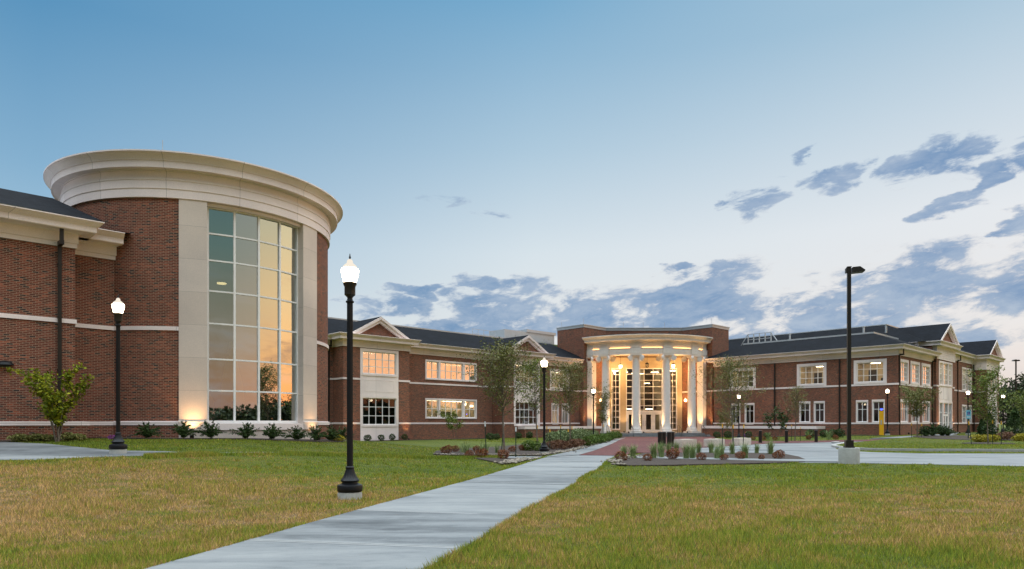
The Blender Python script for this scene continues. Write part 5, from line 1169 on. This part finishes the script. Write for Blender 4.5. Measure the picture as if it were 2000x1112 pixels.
# ------------------------------------------------------------------ plants
def leaves(C, size, r, droop=0., aspect=.55):
    """one small pointed leaf per centre"""
    k = len(C); d = r.normal(0, 1, (k, 3)); d[:, 2] = d[:, 2]*.7-droop; d /= np.linalg.norm(d, axis=1, keepdims=True)
    e = np.cross(d, r.normal(0, 1, (k, 3))); e /= np.linalg.norm(e, axis=1, keepdims=True); s = (size*(.6+.8*r.random(k)))[:, None]
    V = np.stack([C-d*s, C+e*s*aspect, C+d*s, C-e*s*aspect], 1); return V.reshape(-1, 3)
def tree(name, label, cat, loc, h, clear, rad_, leaf, n=2600, ls=.055, stems=1, nb=26, up=.9, seed=1, trunk=.055, gap=.0, squash=1., top=.0, fill=1.0, cluster=.10, lean=(0, 0), group=None, shape='oval'):
    r = np.random.default_rng(seed); t = thing(name, label, cat, loc, 0, group); mb = MB(); C = []
    def curve(p, d, L, k=6, lift=.25, wob=.13):
        q = [np.array(p, float)]; d = np.array(d, float)
        for _ in range(k):
            d = d+np.array([r.normal(0, wob), r.normal(0, wob), lift/k]); d /= np.linalg.norm(d); q.append(q[-1]+d*L/k)
        return q
    mains = []
    for s in range(stems):
        a = 2*pi*s/stems+r.random(); sp = 0 if stems == 1 else min(.32, rad_*.36)
        m_ = curve((0.04*cos(a)*(stems > 1), .04*sin(a)*(stems > 1), -.1), (sp*cos(a)+lean[0], sp*sin(a)+lean[1], 1), h*(.96 if stems == 1 else .8), 9, .06 if stems == 1 else .2, .022 if stems == 1 else .1); mains.append(m_)
        mb.tube(m_, [trunk*(1-.93*(i/9)**.9)/(1 if stems == 1 else 1.7) for i in range(10)], 7)
    for i in range(nb):
        m_ = mains[i % stems]; f = clear/h+(.93-clear/h)*((i+.5)/nb); f = min(.98, f+r.normal(0, .02)); x = f*9/(.96 if stems == 1 else .9); j = min(8, int(x)); p = m_[j]+(m_[j+1]-m_[j])*(min(x, 8.999)-j)
        g = (f-clear/h)/(1-clear/h)
        prof = {'oval': max(.22, (sin(pi*min(1, .18+.72*g))**.8)), 'cone': max(.16, 1.08*(1-g)**.62*min(1, .62+2.6*g)), 'vase': .55+.55*g, 'fan': .5+.6*g}[shape]
        L = rad_*prof*(.75+.5*r.random())/max(.5, cos(up*.8)); a = i*2.39996+r.normal(0, .3); el = up*(.8+.4*r.random())*(1-.2*g) + top*g
        q = curve(p, (cos(a)*cos(el), sin(a)*cos(el)*squash, sin(el)), L, 6, .2); tr = trunk*(1-.8*g)*.36; mb.tube(q, [tr*(1-.85*k/6) for k in range(7)], 5)
        for k in range(1, 7):
            for _ in range(2):
                if r.random() < gap: continue
                a2 = r.random()*2*pi; L2 = L*.34*r.random()+.12; w = curve(q[k], (cos(a2)*.8, sin(a2)*.8*squash, .35+r.normal(0, .3)), L2, 3, .2); mb.tube(w, [.006, .005, .004, .002], 3)
                for z in range(4): C.append((w[z], .4+.6*z/3))
            C.append((q[k], .8))
    W = np.array([c[1] for c in C]); Pn = np.array([c[0] for c in C]); W /= W.sum(); idx = r.choice(len(Pn), n, p=W); P = Pn[idx]+r.normal(0, cluster, (n, 3))*np.array([1, 1, .8])
    P = P[P[:, 2] > clear*.55]
    mb.build('trunk', M['bark'], t, 60); npmesh('crown', leaves(P, ls, r, .25), 4, M[leaf], t); return t
TG = 'young trees round the school'
tree('young_tree', 'young multi-stemmed tree with lime green leaves before the left brick wall', 'tree', at(112, 25.3), 2.95, .9, .46, 'leaf_lime', 3200, .062, 5, 30, .9, 3, .05, .15, .8, group=TG, shape='fan', cluster=.07)
tree('young_tree', 'small young multi-stemmed tree below the left wing windows', 'tree', at(888, 68.5), 3.1, 1.2, .85, 'leaf_green', 1300, .075, 3, 18, .7, 5, .05, .1, group=TG, shape='fan')
tree('young_tree', 'olive-leaved young tree with white-topped stakes in the left bed', 'tree', at(985, 30.6), 5.05, 1.9, 1.95, 'leaf_olive', 5600, .044, 1, 54, .68, 8, .058, .08, group=TG, shape='cone', cluster=.11)
tree('young_tree', 'young green tree just left of the bed lamp', 'tree', at(1051, 41.0), 5.5, 2.2, 1.75, 'leaf_green', 3600, .048, 1, 38, .72, 13, .058, .1, group=TG, shape='cone')
tree('young_tree', 'olive-leaved young tree between the bed lamp and the entrance', 'tree', at(1113.5, 45.5), 5.7, 2.2, 1.95, 'leaf_olive', 5600, .048, 1, 44, .68, 17, .058, .06, group=TG, shape='cone', cluster=.12)
tree('young_tree', 'small young tree before the white columns', 'tree', at(1175, 63), 4.6, 1.6, 1.05, 'leaf_olive', 2600, .055, 1, 28, .85, 21, .055, .1, group=TG, shape='fan')
tree('young_tree', 'spreading young tree with yellow-topped stakes before the right wing', 'tree', at(1433, 43.0), 5.8, 1.8, 2.5, 'leaf_olive', 6400, .044, 1, 50, .60, 26, .058, .10, group=TG, shape='cone', cluster=.14)
tree('young_tree', 'low bushy young tree behind the right planter wall, half hidden by the staked tree', 'tree', at(1421, 77), 3.4, 1.2, 1.1, 'leaf_olive', 1100, .07, 3, 18, .7, 31, .045, .1, group=TG, shape='fan')
tree('young_tree', 'dark low young tree before the dark downspout of the right wing', 'tree', at(1520, 66), 3.2, 1.3, .95, 'leaf_dark', 1100, .085, 3, 18, .6, 37, .05, .1, group=TG, shape='fan')
tree('young_tree', 'thin airy young tree left of the paired lower windows', 'tree', at(1552.5, 62), 5.0, 1.9, 1.5, 'leaf_olive', 2000, .045, 1, 40, .8, 41, .05, .1, group=TG, shape='cone')
tree('young_tree', 'round-headed young tree before the right wing corner windows', 'tree', at(1791, 61), 4.4, 1.9, 1.45, 'leaf_olive', 4200, .06, 1, 36, .6, 47, .06, .05, group=TG, shape='oval')
tree('young_tree', 'bright green staked tree on the turf island', 'tree', at(1930, 48.5), 5.3, 1.6, 1.4, 'leaf_green', 4000, .06, 1, 38, .75, 53, .055, .15, group=TG, shape='oval')
tree('young_tree', 'leafy young tree at the right edge beyond the turf island', 'tree', at(1996, 64), 3.9, 1.2, 1.6, 'leaf_green', 2600, .07, 1, 34, .55, 57, .05, .1, group=TG, shape='oval')
for i, (px, y, h, lb_) in enumerate(((1905, 118, 6, 'distant dark tree behind the far end of the building'), (1968, 126, 7.5, 'distant dark tree under the far parking light'), (1996, 112, 8.5, 'tall distant dark tree at the right edge'), (2050, 120, 9., 'distant dark tree just past the right edge'))):
    if px < 1950: continue
    tree('distant_tree', lb_, 'tree', at(px, y), h, .8, 3.2, 'leaf_far', 4200, .22, 1, 34, .5, 61+i, .16, .0, group='distant trees beyond the driveway', shape='oval', cluster=.35)
def evergreen(label, loc, h, r_, seed):
    r = np.random.default_rng(seed); t = thing('evergreen', label, 'tree', loc, 0, 'dark evergreens by the right beds'); mb = MB(); mb.tube([(0, 0, -.1), (0, 0, h*.9)], [.07, .015], 6); mb.build('trunk', M['bark'], t)
    n = 3600; z = r.random(n)**1.3*h; ra = r_*(1-z/h)**.7*np.sqrt(r.random(n))*(1+.15*np.sin(z*9)); a = r.random(n)*2*pi; P = np.stack([ra*np.cos(a), ra*np.sin(a), z+.05], 1); npmesh('crown', leaves(P, .085, r, -.4, .3), 4, M['leaf_dark'], t)
evergreen('dark evergreen behind the staked island tree', at(1932, 60), 2.3, .85, 71); evergreen('dark evergreen at the right edge of the lawn', at(1982, 60), 2.7, .95, 73); evergreen('small dark evergreen left of the staked island tree', at(1917, 61), 1.7, .5, 75)

def stake(label, px, y, h, cap, lean=0., wire=None):
    p = at(px, y); z = p[2]+(.12 if px > 1800 else .03); t = thing('tree_stake', label, 'stake', (p[0], p[1], z), 0, 'stakes round the young trees')
    mb = MB(); mb.tube([(0, 0, -.1), (lean, 0, h)], .022, 6); mb.build('post', M['green_post'], t); mb = MB(); mb.tube([(lean*.86, 0, h*.86), (lean*1.01, 0, h+.012)], .032, 8); mb.build('cap', M[cap], t)
    return t
st = [(950, 30.3, 1.52, 'cap_white', -.06, 'left white-topped stake of the left bed tree'), (978.5, 31.4, 1.50, 'cap_white', .13, 'leaning white-topped stake behind the left bed tree trunk'), (1007.5, 29.4, 1.26, 'cap_white', 0, 'right white-topped stake of the left bed tree'),
      (1048.5, 41.6, 1.45, 'cap_yellow', .03, 'yellow-topped stake left of the bed lamp'), (1068, 42.5, 1.4, 'cap_yellow', 0, 'yellow-topped stake just right of the bed lamp pole'), (1074, 40, 1.22, 'cap_yellow', 0, 'short yellow-topped stake right of the bed lamp'), (1095, 46, 1.45, 'cap_yellow', 0, 'yellow-topped stake left of the tree before the entrance'),
      (1109.5, 43.5, 1.2, 'cap_yellow', 0, 'yellow-topped stake close to the trunk before the entrance'), (1117, 44.5, 1.38, 'cap_yellow', 0, 'yellow-topped stake right of the trunk before the entrance'), (1179, 62, 1.5, 'cap_yellow', 0, 'yellow-topped stake under the small tree by the columns'),
      (1411, 38.5, 1.45, 'cap_yellow', .0, 'left yellow-topped stake by the stone benches'), (1432, 37, 1.40, 'cap_yellow', 0, 'middle yellow-topped stake by the stone benches'), (1451, 38.0, 1.42, 'cap_yellow', .05, 'right yellow-topped stake by the stone benches'),
      (1535, 61, 1.45, 'cap_yellow', 0, 'yellow-topped stake left of the airy tree'), (1546, 62.5, 1.45, 'cap_yellow', 0, 'yellow-topped stake beside the airy tree trunk'), (1563, 60, 1.25, 'cap_yellow', 0, 'yellow-topped stake right of the airy tree'),
      (1780, 60, 1.35, 'cap_yellow', 0, 'yellow-topped stake left of the round-headed tree'), (1800, 60, 1.3, 'cap_yellow', 0, 'yellow-topped stake right of the round-headed tree'),
      (1898, 46.8, 1.62, 'cap_yellow', -.22, 'leaning yellow-topped stake left of the island tree'), (1938.5, 50, 1.75, 'cap_yellow', 0, 'yellow-topped stake behind the island tree'), (1955.5, 47.4, 1.65, 'cap_yellow', 0, 'yellow-topped stake right of the island tree')]
for px, y, h, cp, ln, lb_ in st: stake(lb_, px, y, h, cp, ln)

# shrubs: prototypes (meshes) and placed individuals
def mesh_of(name, V, nper, mat):
    o = npmesh(name, V, nper, mat); me = o.data; bpy.data.objects.remove(o); return me
def yew(seed):
    r = np.random.default_rng(seed); V = []
    for i in range(46):
        a = r.random()*2*pi; el = .35+1.1*r.random(); L = .45+.38*r.random(); d = np.array([cos(a)*cos(el), sin(a)*cos(el), sin(el)])
        t = np.linspace(.12, 1, 34); P = t[:, None]*L*d+np.stack([0*t, 0*t, .10*np.sin(t*3)-.10*t*t], 1); P = P+r.normal(0, .016, P.shape)
        V.append(leaves(P, .052, r, -.5, .30)); 
    return mesh_of('yew_shrub', np.concatenate(V), 4, M['leaf_dark'])
def mound(seed, mat, w=.35, h=.4, n=900, ls=.035, lump=.25):
    r = np.random.default_rng(seed); k = r.normal(0, 1, (n, 3)); k /= np.linalg.norm(k, axis=1, keepdims=True); c = r.normal(0, 1, (7, 3)); c /= np.linalg.norm(c, axis=1, keepdims=True)
    b_ = 1+lump*(np.max(k@c.T, axis=1)-.7)*1.6; R = (.55+.45*r.random(n)**.5)*b_*(1+r.normal(0, .05, n)); P = k*R[:, None]*np.array([w, w, h*.5])+np.array([0, 0, h*.48]); P = P[P[:, 2] > .0]
    return mesh_of('shrub', leaves(P, ls, r, -.2), 4, mat)
def tuft(seed, mat, h=.85, n=150, spread=.42, w=.010):
    r = np.random.default_rng(seed); V = []
    for i in range(n):
        a = r.random()*2*pi; b0_ = np.array([r.normal(0, .06), r.normal(0, .06), 0]); L = h*(.6+.5*r.random()); s = spread*r.random()**.7; e = np.array([-sin(a), cos(a), 0])*w
        pts_ = [b0_+np.array([cos(a)*s*t*t, sin(a)*s*t*t, L*t*(1-.18*t*s/.4)]) for t in (0, .35, .7, 1)]; ww = [1, .9, .6, .08]
        for k in range(3): V += [pts_[k]-e*ww[k], pts_[k]+e*ww[k], pts_[k+1]+e*ww[k+1], pts_[k+1]-e*ww[k+1]]
    return mesh_of('ornamental_grass', np.array(V), 4, mat)
PR_ = {'yew': [yew(s) for s in (1, 2, 3)], 'rust': [mound(s, M['leaf_rust'], .33, .52, 1100, .030, .4) for s in (4, 5, 6)], 'brown': [mound(s, M['leaf_brown'], .45, .55, 1000, .04, .5) for s in (7, 8)], 'round': [mound(s, M['leaf_dark'], .34, .62, 800, .04, .2) for s in (9, 10)],
       'box': [mound(s, M['leaf_box'], .48, .75, 1100, .05, .35) for s in (11, 12, 13)], 'sage': [mound(s, M['leaf_sage'], .62, .95, 1300, .06, .5) for s in (14, 15)], 'gold': [mound(s, M['leaf_yellow'], .5, .55, 900, .05, .4) for s in (16, 17)], 'grass': [tuft(s, M['grass_blue']) for s in (18, 19, 20, 21)],
       'thin': [tuft(s, M['grass_blue'], .75, 60, .45) for s in (22, 23)], 'purple': [mound(24, M['purple'], .16, .2, 220, .025, .3)], 'low': [mound(s, M['leaf_olive'], .35, .3, 500, .05, .5) for s in (25, 26)]}
CNT = {}
def plant(kind, name, cat, px, y, label, sc_=1., group=None, dz=.05, loc=None):
    me = PR_[kind][CNT.get(kind, 0) % len(PR_[kind])]; CNT[kind] = CNT.get(kind, 0)+1
    o = bpy.data.objects.new(name, me); COL.objects.link(o); p = loc or at(px, y); o.location = (p[0], p[1], p[2]+dz); o.rotation_euler = (0, 0, random.random()*6.28); o.scale = (sc_*random.uniform(.94, 1.06), sc_*random.uniform(.94, 1.06), sc_*random.uniform(.92, 1.06))
    tag(o, label, cat, group, 'thing'); return o
ORD = ['first', 'second', 'third', 'fourth', 'fifth', 'sixth', 'seventh', 'eighth', 'ninth', 'tenth', 'eleventh', 'twelfth', 'thirteenth', 'fourteenth', 'fifteenth', 'sixteenth']
def front(px, k=.9):                                    # a spot in front of the tower's face
    r = (px-1000)/1333; best = min(np.linspace(-60, 104, 400), key=lambda p: abs(rp(p, RR+k)[0]/rp(p, RR+k)[1]-r)); x, y = rp(best, RR+k); return (x, y, gz(x, y))
for i, px in enumerate((290, 358, 411, 481, 531, 580, 617, 646, 666)):
    plant('yew', 'yew_shrub', 'shrub', px, 0, f'dark arching yew shrub, {ORD[i]} from the left along the round tower', 1.02, 'dark yew shrubs along the tower', .03, front(px))
for i, px in enumerate((718, 744, 766, 790)): plant('round', 'round_shrub', 'shrub', px, 61.5+i*1.3, f'small round dark shrub, {ORD[i]} of four under the near bay window', .95, 'small round shrubs at the near bay')
plant('gold', 'golden_shrub', 'shrub', 661, 34.5, 'yellow-leaved shrub at the tower corner by the tall lamp', .62)
for i, px in enumerate((957, 969, 1013, 1034, 1084, 1098)): plant('round', 'round_shrub', 'shrub', px, 66+.12*(px-957)*.6 if px < 1000 else 70+.08*(px-1010), f'round dark shrub, {ORD[i]} from the left at the far bay foot', 1.1, 'round shrubs at the far bay')
for i, (px, y, s) in enumerate(((871, 32.2, 1.1), (889.5, 34.5, .85), (916, 29.2, .8), (940, 28.6, 1.1), (931, 35.2, .85), (983, 27.3, 1.0), (1001, 36, .9), (1021, 38, .9))):
    plant('rust', 'rusty_shrub', 'shrub', px, y, ['largest rusty red shrub at the left tip of the left bed', 'small rusty shrub behind the left tip of the left bed', 'low rusty shrub beside the cross path, left of the wide one', 'wide rusty shrub in front of the cross path', 'dark rusty shrub behind the grasses of the left bed', 'rusty shrub at the foot of the staked tree trunk', 'rusty shrub right of the leaning stake', 'rusty shrub left of the bed lamp'][i], s*.72, 'rusty shrubs in the left bed')
rust_r = [(1213.5, 26.2, 1.05), (1265, 26.1, .85), (1315, 27.3, 1.15), (1369, 27.0, .85), (1413, 27.1, .75), (1446, 28.0, .85), (1487, 27.8, .55), (1519, 28.6, 1.1)]
for i, (px, y, s) in enumerate(rust_r): plant('rust', 'rusty_shrub', 'shrub', px, y, f'rusty red shrub, {ORD[i]} from the left along the right bed', s*.68, 'rusty shrubs along the right bed')
gr = [(1218, 28.2, .85), (1236, 28.0, .95), (1277, 28.0, 1.0), (1291, 28.8, .95), (1306, 33.5, .8), (1321, 35, .85), (1340, 27.9, .95), (1352, 28.3, 1.0), (1364, 34, .9), (1389, 34.3, .9), (1400, 28.2, .9), (1409, 29.2, .95), (1430, 33, .85), (1455, 28.8, 1.1), (1478, 34, .8), (1505, 33, 1.0)]
for i, (px, y, s) in enumerate(gr): plant('grass', 'ornamental_grass', 'grass clump', px, y, f'upright ornamental grass, {ORD[i]} from the left in the right bed', s*.86, 'grass clumps in the right bed')
for i, (px, y, s) in enumerate(((903, 34, .85), (912, 33.0, .95), (941, 33.5, .95), (950, 34.2, .85), (970, 34, .8))): plant('thin', 'ornamental_grass', 'grass clump', px, y, f'thin grey-green grass, {ORD[i]} from the left in the left bed', s, 'thin grasses in the left bed')
for i, (px, y, s) in enumerate(((1078, 40.5, .9), (1091, 42.5, 1.), (1101, 41.0, 1.0), (1119, 43.5, 1.0), (1130, 45, 1.0), (1140, 46.5, 1.0))): plant('brown', 'reddish_shrub', 'shrub', px, y, f'reddish brown shrub, {ORD[i]} from the left behind the bed lamp', s, 'reddish shrubs behind the bed lamp')
for i, (px, y, s) in enumerate(((1032, 38, .8), (1047, 37.5, .7))): plant('box', 'green_shrub', 'shrub', px, y, ['low green shrub left of the bed lamp trees', 'low green shrub close behind the bed lamp'][i], s)
for i, (px, y, s) in enumerate(((1143, 46.5, .9), (1153, 48.5, .9), (1160, 51, .9), (1168, 53, .95), (1176, 56, .95), (1184, 59, .95), (1191, 63, 1.), (1198, 68, 1.0), (1207, 76, .95))): plant('box', 'boxwood_shrub', 'shrub', px, y, f'bright green boxwood, {ORD[i]} in the row climbing towards the steps', s, 'boxwood row along the plaza edge')
for i, (px, y, s) in enumerate(((1080, 50, 1.), (1096, 52, 1.05), (1110, 53, 1.0), (1124, 55, 1.1), (1135, 58, 1.15), (1148, 60, 1.1), (1160, 66, 1.0))): plant('sage', 'sage_shrub', 'shrub', px, y, f'soft grey-green shrub, {ORD[i]} from the left before the terrace wall', s, 'grey-green shrubs before the terrace wall')
for i, (px, y, s) in enumerate(((1400, 74, 1.), (1422, 73.5, 1.1), (1462, 72, 1.0), (1497, 70, .9), (1583, 66.5, 1.1), (1609, 66, 1.1), (1626, 65.5, 1.1), (1640, 65.2, 1.2))): plant('round', 'round_shrub', 'shrub', px, y, f'round dark shrub, {ORD[i]} from the left along the right wing foot', s*1.15, 'round shrubs along the right wing')
for i, (px, y) in enumerate(((1500, 66), (1578, 64), (1618, 62))): plant('thin', 'ornamental_grass', 'grass clump', px, y, f'thin grass, {ORD[i]} of three behind the driveway bollards', 1.3, 'thin grasses behind the bollards')
for i, (px, y) in enumerate(((1470, 66), (1491, 65), (1513, 64.5), (1580, 63), (1632, 61.5))): plant('rust', 'rusty_shrub', 'shrub', px, y, f'small rusty shrub, {ORD[i]} from the left behind the driveway', .75, 'rusty shrubs behind the driveway')
plant('purple', 'purple_flower', 'flowers', 218, 26.6, 'purple flowers beside the left lawn lamp', .85); plant('purple', 'purple_flower', 'flowers', 1459, 73, 'dark purple flowers by the far lamp foot', 2.2)
for i, px in enumerate((36, 52, 72, 92, 132, 150)): plant('low', 'low_plant', 'plant', px, 25.0+.006*px, f'low green plant, {ORD[i]} from the left at the brick wall foot', .8, 'low plants at the left wall')
for i, (px, y, s) in enumerate(((1808, 62, 1.5), (1822, 63, 1.8), (1840, 63.5, 1.7), (1850, 64, 1.4))): plant('yew', 'dark_shrub', 'shrub', px, y, f'dark spreading shrub, {ORD[i]} from the left by the side entrance', s*1.0, 'dark shrubs by the side entrance', .12)
for i, (px, y, s) in enumerate(((1912, 53, 1.1), (1921, 53.2, 1.), (1938, 53.5, 1.), (1990, 54, 1.), (1999, 54.5, 1.))): plant('gold', 'golden_shrub', 'shrub', px, y, f'golden yellow shrub, {ORD[i]} from the left in the island bed', s, 'golden shrubs in the island bed', .15)
for i, (px, y) in enumerate(((1957, 55), (1966, 56))): plant('brown', 'reddish_shrub', 'shrub', px, y, f'reddish shrub, {ORD[i]} of two in the island bed', 1.2, 'reddish shrubs in the island bed', .15)

# far wood on the right, seen in the windows
def treeline():
    r = np.random.default_rng(99); C = []
    for i in range(260):
        a = rad(-75+112*i/260+r.normal(0, .5)); d = 190+r.normal(0, 10); h = 7+3*r.random(); k = 150; x, y = d*cos(a), d*sin(a)
        if y > 0 and x/y < .80: continue
        P = r.normal(0, 1, (k, 3)); P /= np.linalg.norm(P, axis=1, keepdims=True); P *= r.random((k, 1))**.4*np.array([3.6, 3.6, h*.5]); C.append(P+np.array([x, y, h*.48]))
    o = npmesh('far_wood', leaves(np.concatenate(C), .6, r, 0, .8), 4, M['leaf_far']); tag(o, 'far dark wood along the horizon', 'wood', kind='stuff')
treeline()
